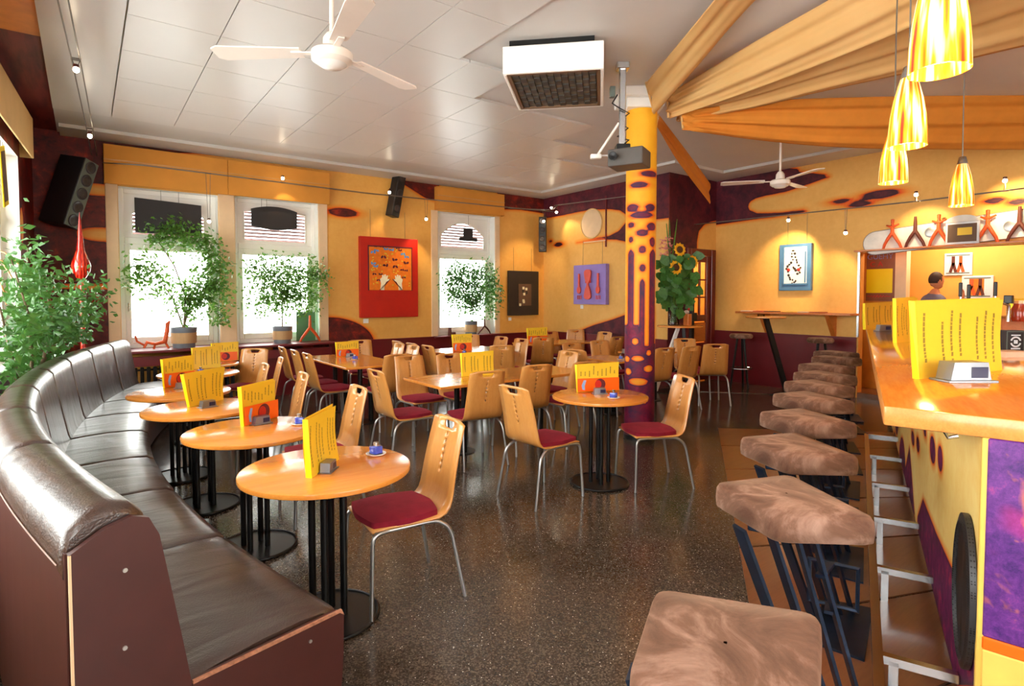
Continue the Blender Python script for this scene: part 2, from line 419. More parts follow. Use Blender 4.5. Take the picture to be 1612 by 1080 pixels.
# ------------------------------------------------------------------ painted shapes
def s_ell(u, v, cu, cv, a, b, rot=0.0):
    du, dv = u-cu, v-cv
    if rot: du, dv = du*math.cos(rot)+dv*math.sin(rot), -du*math.sin(rot)+dv*math.cos(rot)
    return (1-np.hypot(du/a, dv/b))*min(a, b)
def s_poly(u, v, P, rnd=0.0):
    P = [np.array((p[0], p[1]), float) for p in P]; d = np.full(u.shape, 1e9); ins = np.zeros(u.shape, bool)
    for i in range(len(P)):
        a, b = P[i], P[(i+1) % len(P)]; e = b-a
        t = np.clip(((u-a[0])*e[0]+(v-a[1])*e[1])/max(e@e, 1e-9), 0, 1)
        d = np.minimum(d, np.hypot(u-a[0]-t*e[0], v-a[1]-t*e[1]))
        cr = ((a[1] > v) != (b[1] > v)) & (u < (b[0]-a[0])*(v-a[1])/((b[1]-a[1]) if abs(b[1]-a[1]) > 1e-9 else 1e-9)+a[0])
        ins ^= cr
    return np.where(ins, d, -d)+rnd
def s_or(*S):
    r = S[0]
    for x in S[1:]: r = np.maximum(r, x)
    return r
def s_cut(a, b): return np.minimum(a, -b)

def grid_wall(name, us, zs, P, holes, sdf, mats, thick, kind='structure', parent=None, flip=False, gain=2.0):
    us = np.unique(np.round(np.concatenate([us]+[[h[0], h[1]] for h in holes]), 4))
    zs = np.unique(np.round(np.concatenate([zs]+[[h[2], h[3]] for h in holes]), 4))
    U, Z = np.meshgrid(us, zs, indexing='ij')
    mb = MB(); mb.v = [tuple(P(a, b)) for a, b in zip(U.ravel(), Z.ravel())]
    nz = len(zs)
    for i in range(len(us)-1):
        for j in range(nz-1):
            cu, cz = (us[i]+us[i+1])/2, (zs[j]+zs[j+1])/2
            if any(h[0] < cu < h[1] and h[2] < cz < h[3] for h in holes): continue
            q = (i*nz+j, (i+1)*nz+j, (i+1)*nz+j+1, i*nz+j+1)
            mb.f.append(q[::-1] if flip else q); mb.m.append(0)
    me = mesh_of(name, mb, mats)
    S = sdf(U.ravel(), Z.ravel()) if sdf else np.full(U.size, -1.0)
    at = me.attributes.new('sdf', 'FLOAT', 'POINT'); at.data.foreach_set('value', (S*gain).astype(np.float32))
    o = link_mesh(name, me, parent)
    if parent is None: o['kind'] = kind
    bend(o, thickness=thick, offset=-1.0, use_rim=True, material_offset=1 if len(mats) > 1 else 0, material_offset_rim=1 if len(mats) > 1 else 0)
    return o

YW, XS, XR, YJ, ZC = 9.94, 8.26, 9.65, 6.50, 3.80
# floor
struct('floor', MB().box(-3, 12, -4, 10.5, -.15, 0), M['floor'])

# ---- window wall
WH = [(.41, 1.69, .82, 3.15), (1.93, 3.24, .82, 3.17), (5.57, 6.93, .80, 3.25)]
def wy(px, py): p = on_y(px, py, YW); return (p.x, p.z)
def sdf_window(u, v):
    s = s_poly(u, v, [(-.8, -1), (.28, -1), (.28, 3.72), (1.1, 3.72), (1.75, 3.8), (1.9, 4.2), (-.8, 4.2)])
    s = s_cut(s, s_ell(u, v, .16, 3.07, .34, .085)); s = s_cut(s, s_ell(u, v, .22, 2.45, .30, .10)); s = s_cut(s, s_ell(u, v, .05, 1.72, .5, .045))
    s = s_or(s, s_ell(u, v, 3.68, 3.06, .27, .075))
    s = s_or(s, s_ell(u, v, 3.35, .72, .88, .50))
    s = s_or(s, s_poly(u, v, [(4.75, 3.73), (5.0, 3.62), (5.30, 3.48), (5.6, 3.44), (5.6, 4), (4.75, 4)]))
    return s_or(s, s_poly(u, v, [(7.0, 3.42), (7.6, 3.46), (8.0, 3.45), (8.5, 3.42), (8.5, 4.2), (7.0, 4.2)]))
grid_wall('wall_windows', np.arange(-.52, 8.3, .055), np.arange(0, 3.86, .055), lambda a, b: (a, YW, b), WH, sdf_window, [M['window_wall'], M['white']], .32)
for n, (x0, x1, z0, z1) in enumerate([(.26, .405, .82, 3.18), (1.695, 1.925, .82, 3.18), (3.245, 3.395, .82, 3.18), (5.42, 5.565, .80, 3.26), (6.935, 7.05, .80, 3.26)]):
    struct('trim_%d' % (n+1), MB().rbox(x0, x1, YW-.018, YW+.05, z0, z1, .006, 1), M['casing'])
# dado and sills
struct('baseboard_windows', MB().box(3.4, XS, YW-.03, YW, 0, .77).box(3.4, XS, YW-.05, YW, .77, .80), M['dado'])
def window(n, x0, x1, z0, z1, tz, arch):
    w = bpy.data.objects.new('window_%d' % n, None); COL.objects.link(w); w['kind'] = 'structure'; w.location = ((x0+x1)/2, YW+.2, z0)
    cx = (x0+x1)/2; hw = (x1-x0)/2; H = z1-z0; T = tz-z0
    L, fw_ = -hw, .07
    fr = MB().rbox(-hw, -hw+fw_, -.03, .05, 0, H, .008, 1).rbox(hw-fw_, hw, -.03, .05, 0, H, .008, 1).rbox(-hw+fw_, hw-fw_, -.03, .05, H-fw_, H, .008, 1).rbox(-hw+fw_, hw-fw_, -.03, .05, 0, fw_, .008, 1).rbox(-hw+fw_, hw-fw_, -.045, .05, T-.05, T+.05, .01, 1)
    part('frame', fr, M['white'], w)
    a, b = -hw+fw_-.004, hw-fw_+.004
    sa = MB().rbox(a, a+.07, -.045, .03, fw_-.004, T-.045, .01, 1).rbox(b-.07, b, -.045, .03, fw_-.004, T-.045, .01, 1).rbox(a+.07, b-.07, -.045, .03, fw_-.004, fw_+.09, .01, 1).rbox(a+.07, b-.07, -.045, .03, T-.14, T-.045, .01, 1)
    s = part('sash', sa, M['white'], w)
    part('handle', MB().tube([(a+.035, -.05, T*.42), (a+.035, -.075, T*.42), (a+.035, -.075, T*.42-.12)], .009, 6), M['chrome'], s)
    part('pane', MB().box(a+.07, b-.07, -.006, .0, fw_+.09, T-.14), M['glass'], w)
    # arched panel over the transom
    ax0, ax1, zb, zs_ = a+.10, b-.10, T+.10, H-fw_+.004
    xs = np.linspace(ax0, ax1, 21); ht = zs_-.10
    def za(x): return ht-.20*(abs(x-(ax0+ax1)/2)/((ax1-ax0)/2))**2*arch
    pn = MB()
    pn.box(a, ax0, -.02, .0, T+.045, zs_).box(ax1, b, -.02, .0, T+.045, zs_).box(ax0, ax1, -.02, .0, T+.045, zb)
    for i in range(20):
        p = [(xs[i], za(xs[i])), (xs[i+1], za(xs[i+1])), (xs[i+1], zs_), (xs[i], zs_)]
        pn.add([(q[0], y, q[1]) for y in (-.02, 0) for q in p], [(0,1,2,3), (7,6,5,4), (0,4,5,1)])
    part('arch_panel', pn, M['white'], w)
    part('arch_molding', MB().tube([(x, -.028, za(x)-.004) for x in xs], .012, 6).tube([(ax0, -.028, zb), (ax0, -.028, za(ax0))], .012, 6).tube([(ax1, -.028, zb), (ax1, -.028, za(ax1))], .012, 6), M['white'], w, 60)
    part('pane', MB().box(ax0, ax1, -.008, -.004, zb, ht), M['glass'], w)
    nsl = 9; dz = (ht-zb)/nsl
    me = mesh_of('slat', MB().box(-(hw+.05), hw+.05, -.02, .012, -.014, .014), M['slat'])
    for i in range(nsl): link_mesh('slat', me, w, (0, .16, zb+dz*(i+.5)), (.5, 0, 0))
    return w
window(1, .41, 1.69, .82, 3.15, 2.40, .9); window(2, 1.93, 3.24, .82, 3.17, 2.40, .15); window(3, 5.57, 6.93, .80, 3.25, 2.48, 1.3)
def sill(n, x0, x1, y0, z):
    mb = MB().rbox(x0, x1, y0, YW+.16, z-.035, z, .008, 2)
    struct('trim_%d' % n, mb, M['dado'])
sill(11, .36, 3.36, 9.42, .825); sill(12, 5.45, 7.05, 9.80, .805)
r = thing('radiator', 'black ribbed radiator below the window beside the bench end', 'radiator', (1.15, 9.62, .12))
part('apron', MB().rbox(-.72, 2.15, -.12, -.09, .48, .62, .004, 1), M['dado'], r)
me = mesh_of('fin', MB().rbox(-.022, .022, -.05, .05, 0, .46, .012, 2), M['black'])
for i in range(18): link_mesh('fin', me, r, (-.68+i*.078, 0, 0))
part('pipe', MB().tube([(-.70, 0, .05), (.70, 0, .05)], .014, 8).tube([(-.70, 0, .42), (.70, 0, .42)], .014, 8).box(-.66, -.62, -.02, .02, -.12, .02).box(.60, .64, -.02, .02, -.12, .02), M['black'], r)
struct('trim_13', MB().box(1.95, 3.36, 9.56, YW, 0, .60), M['dado'])
# ---- far wall, left piece (behind the tables), jog with the door, recessed piece
def wx(px, py): p = on_x(px, py, XS); return (p.y, p.z)
def sdf_seg(u, v):
    s = s_poly(u, v, [wx(*p) for p in [(840, 345), (862, 343), (885, 339), (908, 334), (930, 330), (960, 329), (976, 331), (985, 337), (989, 350)]]+[(5.9, 2.95), (5.9, 4.6), (10.5, 4.6)])
    s = s_or(s, s_poly(u, v, [wx(*p) for p in [(907, 382), (935, 376), (958, 372), (974, 364), (989, 346), (1010, 330), (1010, 392), (989, 381), (970, 377), (948, 377)]]))
    s = s_or(s, s_ell(u, v, *wx(879, 385), .14, .045), s_ell(u, v, *wx(867, 380), .05, .03))
    return s_or(s, s_poly(u, v, [wx(*p) for p in [(904, 524), (935, 512), (965, 503), (1000, 490), (1030, 485), (1030, 560), (904, 560)]]))
grid_wall('wall_far', np.arange(YJ+.012, YW+.05, .05), np.arange(0, 3.86, .05), lambda a, b: (XS, a, b), [], sdf_seg, [M['far_wall']], .2, flip=True)
struct('baseboard_far', MB().box(XS-.03, XS, YJ, YW, 0, .82), M['dado'])
DX0, DX1, DZ = 8.78, 9.58, 2.46
def sdf_jog(u, v):
    s = np.full(u.shape, .4)
    q = [( (on_y(px, py, YJ)).x, on_y(px, py, YJ).z) for px, py in [(1131, 346), (1118, 349), (1108, 354), (1100, 364), (1097, 380), (1097, 400)]]
    return s_cut(s, s_poly(u, v, q+[(q[-1][0], 1.0), (9.9, 1.0), (9.9, q[0][1])]))
grid_wall('wall_jog', np.arange(XS+.004, XR+.04, .045), np.arange(0, 3.86, .045), lambda a, b: (a, YJ, b), [(DX0, DX1, 0, DZ)], sdf_jog, [M['far_wall'], M['redwood']], .16)
def wr(px, py): p = on_x(px, py, XR); return (p.y, p.z)
def sdf_rec(u, v):
    s = s_poly(u, v, [wr(*p) for p in [(1125, 270), (1200, 262), (1256, 266), (1258, 271), (1300, 275), (1306, 278), (1275, 289), (1236, 302), (1205, 308), (1190, 312), (1181, 317), (1177, 324), (1180, 331), (1192, 336), (1230, 335), (1266, 330), (1270, 333), (1230, 340), (1195, 344), (1160, 349), (1125, 354)]])
    for px, py, w, h, r_ in [(1324, 317, 30, 7, 0), (1353, 321, 38, 9, 0), (1386, 306, 62, 13, 0), (1565, 316, 34, 9, 0), (1602, 318, 34, 9, 0)]:
        c = wr(px, py); e = wr(px+w/2, py); f = wr(px, py-h/2)
        s = s_or(s, s_ell(u, v, c[0], c[1], abs(e[0]-c[0]), abs(f[1]-c[1]), -r_))
    return s
grid_wall('wall_recess', np.arange(-3, YJ+.04, .05), np.arange(0, 3.86, .05), lambda a, b: (XR, a, b), [(.2, 3.96, 0, 2.255)], sdf_rec, [M['far_wall'], M['strip2']], .16, flip=True)
struct('baseboard_recess', MB().box(XR-.03, XR, 3.98, YJ, 0, .93).box(XR-.035, XR, 3.98, YJ, .93, .945), M['dado'])
struct('trim_14', MB().box(XR-.012, XR+.02, 3.955, 3.985, .95, 2.26), M['chrome'])
struct('trim_15', MB().rbox(XR-.20, XR, .2, 3.97, 2.262, 2.285, .004, 1), M['shelf'])
# door with six panes
d = bpy.data.objects.new('door_1', None); COL.objects.link(d); d['kind'] = 'structure'; d.location = (DX0, YJ, 0)
dw = DX1-DX0
part('frame', MB().rbox(-.02, .09, -.03, .10, 0, DZ, .008, 1).rbox(dw-.09, dw+.04, -.03, .10, 0, DZ, .008, 1).rbox(.09, dw-.09, -.03, .10, DZ-.12, DZ, .008, 1), M['redwood'], d)
a, b = .10, dw-.10
lf = MB().rbox(a, a+.10, 0, .05, .02, DZ-.13, .006, 1).rbox(b-.10, b, 0, .05, .02, DZ-.13, .006, 1).rbox(a+.1, b-.1, 0, .05, 2.22, DZ-.13, .006, 1).rbox(a+.1, b-.1, 0, .05, 1.12, 1.24, .006, 1).rbox(a+.1, b-.1, 0, .05, .62, .72, .006, 1).rbox(a+.1, b-.1, 0, .05, .02, .22, .006, 1)
lf.box(a+.1, b-.1, .015, .035, .2, .64)
lfo = part('leaf', lf, M['redwood'], d)
mun = MB(); mid = (a+b)/2
mun.rbox(mid-.014, mid+.014, 0, .045, 1.24, 2.22, .004, 1)
for z in (1.24+.327, 1.24+.653): mun.rbox(a+.1, b-.1, 0, .045, z-.014, z+.014, .004, 1)
part('glazing_bar', mun, M['redwood'], d)
for i in range(2):
    for j in range(3):
        x0 = a+.1 if i == 0 else mid+.014; x1 = mid-.014 if i == 0 else b-.1
        part('pane', MB().box(x0, x1, .02, .024, 1.24+.327*j+.014, 1.24+.327*(j+1)-.014), M['glass'], d)
part('panel', MB().rbox(a+.11, b-.11, .005, .03, .74, 1.10, .012, 2), M['shelf'], d)
part('handle', MB().tube([(a+.05, 0, 1.02), (a+.05, -.05, 1.02), (a+.17, -.05, 1.02)], .011, 8), M['chrome'], d)
# lobby behind the door
lob = flat('warm_lobby_paint', srgb(238, 186, 96), .6)
struct('wall_lobby', MB().box(XS+.2, XR+.6, 9.0, 9.1, 0, 3), lob)
struct('wall_lobby_side', MB().box(XR+.5, XR+.6, YJ+.16, 9.0, 0, 3).box(XS+.2, XR+.6, YJ+.16, 9.1, 3, 3.1), lob)
bulb_light((9.2, 7.6, 2.6), 45, (1, .75, .4), .1)
t_ = thing('red_curtain', 'red curtain hanging in the lobby, seen through the door panes', 'curtain', (9.02, 8.3, 0))
cm = MB(); n_ = 24
pts = [(-.16+.32*i/n_, .03*math.sin(i*1.6)) for i in range(n_+1)]
cm.add([(x, y, z) for z in (.05, 2.3) for x, y in pts], [(i, i+1, n_+2+i, n_+1+i) for i in range(n_)])
bend(part('cloth', cm, M['red_art'], t_, 180), thickness=.004)
part('rail', MB().tube([(-.24, 0, 2.31), (.24, 0, 2.31)], .012, 8), M['chrome'], t_)

# ---- left wall (turned a little)
LD = Vector((-.059, -.998, 0)).normalized(); LN = Vector((.998, -.059, 0)).normalized(); LO = Vector((-.52, YW, 0))
def lw(u, z, off=0): p = LO+LD*u+LN*off; return (p.x, p.y, z)
LHO = [(1.14, 4.1, .85, 3.2), (5.0, 8.0, .85, 3.2), (8.9, 11.9, .85, 3.2)]
def sdf_left(u, v):
    s = s_poly(u, v, [(-.2, -.5), (3.1, -.5), (3.1, 4.5), (-.2, 4.5)])
    return s_cut(s, s_ell(u, v, 1.0, 2.42, .12, .22))
grid_wall('wall_left', np.arange(0, 13.1, .07), np.arange(0, 3.86, .07), lambda a, b: lw(a, b), LHO, sdf_left, [M['window_wall'], M['white']], .32, flip=True)
MLW = Matrix(((LD.x, -LN.x, 0, 0), (LD.y, -LN.y, 0, 0), (0, 0, 1, 0), (0, 0, 0, 1)))   # local x along the wall, y out of the room
for n, (u0, u1, z0, z1) in enumerate(LHO):
    w = bpy.data.objects.new('window_%d' % (n+4), None); COL.objects.link(w); w['kind'] = 'structure'
    w.matrix_world = Matrix.Translation(Vector(lw(u0, z0, -.2))) @ MLW
    Wd, H = u1-u0, z1-z0
    fr = MB().box(0, .07, -.03, .05, 0, H).box(Wd-.07, Wd, -.03, .05, 0, H).box(.07, Wd-.07, -.03, .05, H-.07, H).box(.07, Wd-.07, -.03, .05, 0, .07).box(.07, Wd-.07, -.04, .05, 1.55, 1.65).box(Wd/2-.05, Wd/2+.05, -.04, .05, .07, H-.07)
    part('frame', fr, M['white'], w)
    for x0, x1 in ((.07, Wd/2-.05), (Wd/2+.05, Wd-.07)):
        for z_0, z_1 in ((.07, 1.55), (1.65, H-.07)): part('pane', MB().box(x0, x1, -.003, .003, z_0, z_1), M['glass'], w)
# unseen wall behind the camera; its window is added to let daylight in
def sdf_none(u, v): return np.full(u.shape, -1.0)
BH = [(.2, 3.6, .9, 3.0)]
grid_wall('wall_back', np.arange(-1.5, 9.9, .5), np.arange(0, 3.86, .48), lambda a, b: (a, -3.0, b), BH, sdf_none, [M['window_wall'], M['white']], .3, flip=True)
for n, (u0, u1, z0, z1) in enumerate(BH):
    w = bpy.data.objects.new('window_%d' % (n+7), None); COL.objects.link(w); w['kind'] = 'structure'; w.location = (u0, -3.15, z0)
    part('frame', MB().box(0, .08, -.04, .04, 0, z1-z0).box(u1-u0-.08, u1-u0, -.04, .04, 0, z1-z0).box(.08, u1-u0-.08, -.04, .04, 0, .08).box(.08, u1-u0-.08, -.04, .04, z1-z0-.08, z1-z0).box((u1-u0)/2-.04, (u1-u0)/2+.04, -.04, .04, .08, z1-z0-.08), M['white'], w)
    part('pane', MB().box(.08, u1-u0-.08, -.003, .003, .08, z1-z0-.08), M['glass'], w)
# back room behind the serving opening
kp = flat('warm_plaster_back_room', srgb(236,180,84), .6, var=.08, scale=2)
struct('wall_service', MB().box(11.3, 11.4, -.6, 4.9, 0, 3.0), kp)
struct('wall_service_side', MB().box(9.81, 11.4, 4.8, 4.9, 0, 3.0).box(9.81, 11.4, -.7, -.6, 0, 3.0), kp)
struct('ceiling_service', MB().box(9.81, 11.4, -.7, 4.9, 3.0, 3.1), M['ceiling'])
struct('wall_partition', MB().box(10.3, 10.42, 3.56, 4.75, 0, 3.0), M['strip2'])
struct('trim_16', MB().box(10.28, 10.44, 3.545, 3.70, 0, 3.0), M['casing'])

# ---- ceiling
struct('ceiling', MB().box(-.25, XR, -3, YW, ZC, ZC+.15), M['ceiling'])
struct('ceiling_strip', MB().box(-1.6, -.25, 6.45, YW+.1, ZC+.012, ZC+.15), M['strip'])
struct('ceiling_strip_front', MB().box(-1.6, -.25, -3, 6.45, ZC+.012, ZC+.15), M['strip2'])
struct('trim_31', MB().box(-.22, XS, 9.42, YW, ZC-.045, ZC), M['ceiling'])
struct('trim_32', MB().box(XS-.5, XS, YJ-.5, 9.42, ZC-.045, ZC), M['ceiling'])
struct('trim_33', MB().box(XR-.55, XR, -3, YJ-.5, ZC-.045, ZC).box(XS, XR, YJ-.5, YJ, ZC-.045, ZC), M['ceiling'])
struct('trim_34', MB().box(-.25, .30, -3, 8.62, ZC-.03, ZC), M['tile'])
ceil = bpy.data.objects['ceiling']
y = 8.63
while y > -2.9:
    y0 = y-.8
    ym = (y+y0)/2
    xm = 2.83 if ym < 4.67 else 3.51 if ym < 5.45 else 5.33 if ym < 6.25 else 6.08 if ym < 7.03 else 7.39
    x = .31
    while x < xm-.05:
        x1 = min(x+.66, xm)
        if x1-x > .1:
            key = 'tile_%d' % int(round((x1-x)*100))
            me = bpy.data.meshes.get(key)
            if me is None: me = mesh_of(key, MB().box(.004, x1-x-.004, .004, .796, -.028, 0), M['tile'])
            link_mesh('ceiling_tile', me, ceil, (x, y0, ZC))
        x += .66
    y = y0

# ---- column
cc = (4.95, 4.28); cr = .165; ph0 = math.atan2(-cc[1], -cc[0])
def cu(px): return cr*math.asin(max(-1, min(1, (px-1011.5)/24.5)))
def cv(py): return EYE+(HOR-py)/FPX*6.22
def sdf_col(u, v):
    per = PI*cr; u = (u+per/2) % per-per/2
    s = np.full(u.shape, -1.0)
    for px, py, w, h in [(1026,275,22,9),(1008,292,28,9),(997,327,17,11),(1027,327,14,10),(1013,339,36,10),(996,354,10,8),(1029,357,12,12),(1014,367,19,10),(996,377,7,9),(1030,381,8,14),(1014,393,14,11),(1015,422,10,11)]:
        c = cu(px); a = abs(cu(min(px+w/2, 1035.9))-cu(max(px-w/2, 987.1)))/2
        s = s_or(s, s_ell(u, v, c, cv(py), max(a, .02), h/2*6.22/905))
    def drop(x0, x1, yt, yb): return s_poly(u, v, [(cu(x0), cv(yt)), ((cu(x0)+cu(x1))/2, cv(yt-6)), (cu(x1), cv(yt)), (cu(x1), cv(yb)), (cu(x0), cv(yb))])
    s = s_or(s, drop(992, 1001, 398, 560), drop(1010.5, 1018.5, 445, 560), drop(1026, 1034.5, 398, 560), s_poly(u, v, [(-1, -1), (1, -1), (1, cv(518)), (cu(1030), cv(545)), (cu(1019), cv(545)), (cu(1009), cv(512)), (cu(1001), cv(512)), (-1, cv(518))]))
    for x0, x1, yt, yb in [(1002, 1009, 380, 506), (1019.5, 1026, 380, 546)]:
        s = s_cut(s, s_poly(u, v, [(cu(x0), cv(yt)), (cu(x1), cv(yt)), (cu(x1), cv(yb-4)), ((cu(x0)+cu(x1))/2, cv(yb)), (cu(x0), cv(yb-4))]))
    for px, py, w, h in [(1004,538,11,11),(1026,556,8,9),(1008,565,21,9),(1026,581,14,11),(1009,602,31,12),(991,567,7,10),(993,587,9,11),(1020,634,6,6)]:
        s = s_cut(s, s_ell(u, v, cu(px), cv(py), max(.016, abs(cu(px+w/2)-cu(px-w/2))/2), h/2*6.22/905))
    return s
N = 80; zs = np.arange(0, 3.64, .03); us = np.linspace(-PI*cr, PI*cr, N+1)[:-1]
U, Z = np.meshgrid(us, zs, indexing='ij'); mb = MB()
mb.v = [(cc[0]+cr*math.cos(ph0+a/cr), cc[1]+cr*math.sin(ph0+a/cr), b) for a, b in zip(U.ravel(), Z.ravel())]
nz = len(zs)
mb.f = [(i*nz+j, ((i+1) % N)*nz+j, ((i+1) % N)*nz+j+1, i*nz+j+1) for i in range(N) for j in range(nz-1)]; mb.m = [0]*len(mb.f)
me = mesh_of('column', mb, M['column'], 180)
at = me.attributes.new('sdf', 'FLOAT', 'POINT'); at.data.foreach_set('value', (sdf_col(U.ravel(), Z.ravel())*3.2).astype(np.float32))
colo = link_mesh('column', me); colo['kind'] = 'structure'
MC = Matrix.Translation((cc[0], cc[1], 0)) @ Matrix.Rotation(AZ-PI/2, 4, 'Z')
part('capital', MB().rbox(-.20, .20, -.20, .20, 3.60, 3.70, .01, 1, MC).rbox(-.26, .26, -.26, .26, 3.70, 3.80, .01, 1, MC), M['white'], colo)
part('base_ring', MB().lathe([(.172, 0), (.172, .05), (.166, .055)], 40, (*cc, 0)), M['black'], colo)
# ------------------------------------------------------------------ bar counter
E1 = Vector((.9253, .3793, 0)); E2 = Vector((-.3793, .9253, 0)); BC = Vector((2.28, .56, 0))      # along the bar, out of its front, its corner
BANG = math.atan2(E1.y, E1.x)
def bp(s, o, z): return BC+E1*s+E2*o+Vector((0, 0, z))
def on_panel(px, py):
    d_ = _ray(px, py); nrm = np.array(E2)
    t_ = ((np.array(BC)-_C)@nrm)/(d_@nrm); p = Vector(_C+d_*t_)
    return ((p-BC).dot(E1), p.z)
bar = thing('bar_counter', 'long bar with varnished wood top and a front painted yellow with purple flames', 'bar counter', BC, BANG)
# local: x along the bar, y out of the front
def sdf_bar(u, v):
    s = np.full(u.shape, -1.0)
    P = on_panel
    poly = [P(*p) for p in [(1453, 786), (1474, 840), (1504, 907), (1530, 975), (1552, 1045), (1556, 1079), (1500, 1079), (1447, 870), (1444, 815)]]
    s = s_or(s, s_poly(u, v, poly))
    for px, py, w, h in [(1420, 735, 11, 95), (1437, 690, 5, 22), (1445, 700, 5, 24), (1409, 690, 4, 16), (1468, 708, 9, 42), (1480, 722, 8, 40), (1456, 680, 4, 14)]:
        c = P(px, py); e = P(px+w/2, py); f = P(px, py-h/2)
        s = s_or(s, s_ell(u, v, c[0], c[1], abs(e[0]-c[0]), abs(f[1]-c[1])))
    s = s_or(s, s_ell(u, v, 4.6, .5, .35, .3), s_ell(u, v, 5.8, .7, .3, .25), s_poly(u, v, [(2.3, .1), (2.9, .45), (3.4, .1)]))
    return s
grid_wall('front_panel', np.concatenate([np.arange(.012, 2, .02), np.arange(2, 6.6, .06)]), np.arange(.10, 1.14, .025), lambda a, b: (a, 0, b), [], sdf_bar, [M['bar_front']], .03, parent=bar, flip=True, gain=3.0)
part('kick_plate', MB().box(.0, 6.5, -.06, -.02, 0, .10), M['chrome'], bar)
ed = Vector((.07, -.35, 0)).normalized(); ex, ey = ed.dot(E1), ed.dot(E2)
ME = Matrix(((ex, -ey, 0, 0), (ey, ex, 0, 0), (0, 0, 1, 0), (0, 0, 0, 1)))       # local x along the end, -y faces the camera side
part('corner_post', MB().rbox(-.012, .014, -.03, .004, 0, 1.135, .003, 1), M['yellow'], bar)
part('end_panel', MB().rbox(.012, .72, -.014, .02, .50, 1.135, .004, 1, ME), M['bar_end'], bar)
part('end_plinth', MB().rbox(.012, .72, -.02, .02, 0, .46, .004, 1, ME), M['yellow'], bar)
part('painted_band', MB().rbox(.012, .72, -.018, .02, .46, .50, .004, 1, ME), M['orange_card'], bar)
part('rear_panel', MB().box(.35, 6.4, -.72, -.70, 0, 1.135), M['bar_edge'], bar)
p0 = Vector((2.21, .82, 0))-BC; a0 = (p0.dot(E1), p0.dot(E2)); p1 = p0+ed*.82; a1 = (p1.dot(E1), p1.dot(E2))
bm = bmesh.new()
poly = [a0, a1, (6.5, a1[1]), (6.5, a0[1])]
vs = [bm.verts.new((x, y, 1.135)) for x, y in poly]; f = bm.faces.new(vs); bm.normal_update()
if f.normal.z > 0: f.normal_flip()
ret = bmesh.ops.extrude_face_region(bm, geom=[f]); bmesh.ops.translate(bm, verts=[v for v in ret['geom'] if isinstance(v, bmesh.types.BMVert)], vec=(0, 0, .068))
bmesh.ops.recalc_face_normals(bm, faces=bm.faces); bmesh.ops.bevel(bm, geom=bm.edges[:], offset=.008, segments=2, profile=.5, affect='EDGES')
bm.normal_update(); mb = MB(); mm = [0 if f.normal.z > .7 else 1 for f in bm.faces]; mb.frombm(bm); mb.m = mm
part('counter_top', mb, [M['bar_top'], M['bar_edge']], bar, 40)
# oval speaker grille let into the front
c = on_panel(1525, 930); ra = abs(on_panel(1511, 930)[0]-on_panel(1541, 930)[0])/2; rb = abs(on_panel(1525, 800)[1]-on_panel(1525, 1056)[1])/2
mb = MB()
n = 40
for rr, yy in ((1, .004), (1, .022), (.9, .028), (.86, .016), (.001, .02)):
    mb.v += [(c[0]+ra*rr*math.cos(2*PI*k/n), yy, c[1]+rb*rr*math.sin(2*PI*k/n)) for k in range(n)]
mb.f = [(i*n+k, i*n+(k+1) % n, (i+1)*n+(k+1) % n, (i+1)*n+k) for i in range(4) for k in range(n)]; mb.m = [0]*len(mb.f)
gm = NT('perforated_black_metal'); v_ = gm.n('ShaderNodeTexVoronoi'); gm.l(gm.coord(), v_.inputs[0]); v_.inputs['Scale'].default_value = 120; v_.inputs['Randomness'].default_value = .1
gm = gm.set(gm.ramp(v_.outputs['Distance'], [(.25, (.004, .004, .004)), (.4, (.05, .05, .055))]), .4, .5)
part('speaker_grille', mb, gm, bar, 50, label='black oval perforated grille')
# a coat hook under the top
part('coat_hook', MB().tube([(.36, .01, 1.10), (.36, .05, 1.10), (.36, .06, 1.07), (.36, .05, 1.05), (.36, .02, 1.06)], .008, 6).rbox(.33, .39, .002, .012, 1.08, 1.12, .003, 1), M['chrome'], bar)
# foot rail
RO = .26; RZ = .20
mb = MB(); mb.bar((-.35, RO, RZ), (4.35, RO, RZ), .035, .045).bar((4.333, RO, RZ), (4.333, .0, RZ), .035, .045)
part('foot_rail', mb, M['chrome'], bar)
for px, py in [(1393, 1022), (1385, 885), (1378, 808), (1375, 755), (1370, 712)]:
    p = on_z(px, py, RZ)-BC; s_ = p.dot(E1)
    part('rail_bracket', MB().bar((s_, .004, RZ-.035), (s_, RO, RZ-.035), .032, .032).bar((s_, RO-.055, RZ-.035), (s_, RO-.055, 0), .032, .032, (1, 0, 0)), M['chrome'], bar)

# brown plates on the floor along the bar
fl = bpy.data.objects['floor']
A, B_ = Vector((6.05, 4.01, 0)), Vector((1.15, .48, 0))
for k in range(7):
    t0, t1 = k/7., (k+1)/7.-.004
    pa, pb = A.lerp(B_, t0), A.lerp(B_, t1)
    qa, qb = Vector((7.3, 3.12, 0)).lerp(Vector((2.1, .30, 0)), t0), Vector((7.3, 3.12, 0)).lerp(Vector((2.1, .30, 0)), t1)
    qa, qb = [BC+E1*((q-BC).dot(E1))+E2*(-.02) for q in (qa, qb)]
    part('floor_plate', MB().prism([(p.x, p.y) for p in (pa, pb, qb, qa)], 0.0, .008), M['plate'], fl)
mb = MB().bar(on_z(1100, 616, .004), on_z(1275, 622, .004), .05, .006)
part('joint_strip', mb, M['chrome'], fl)

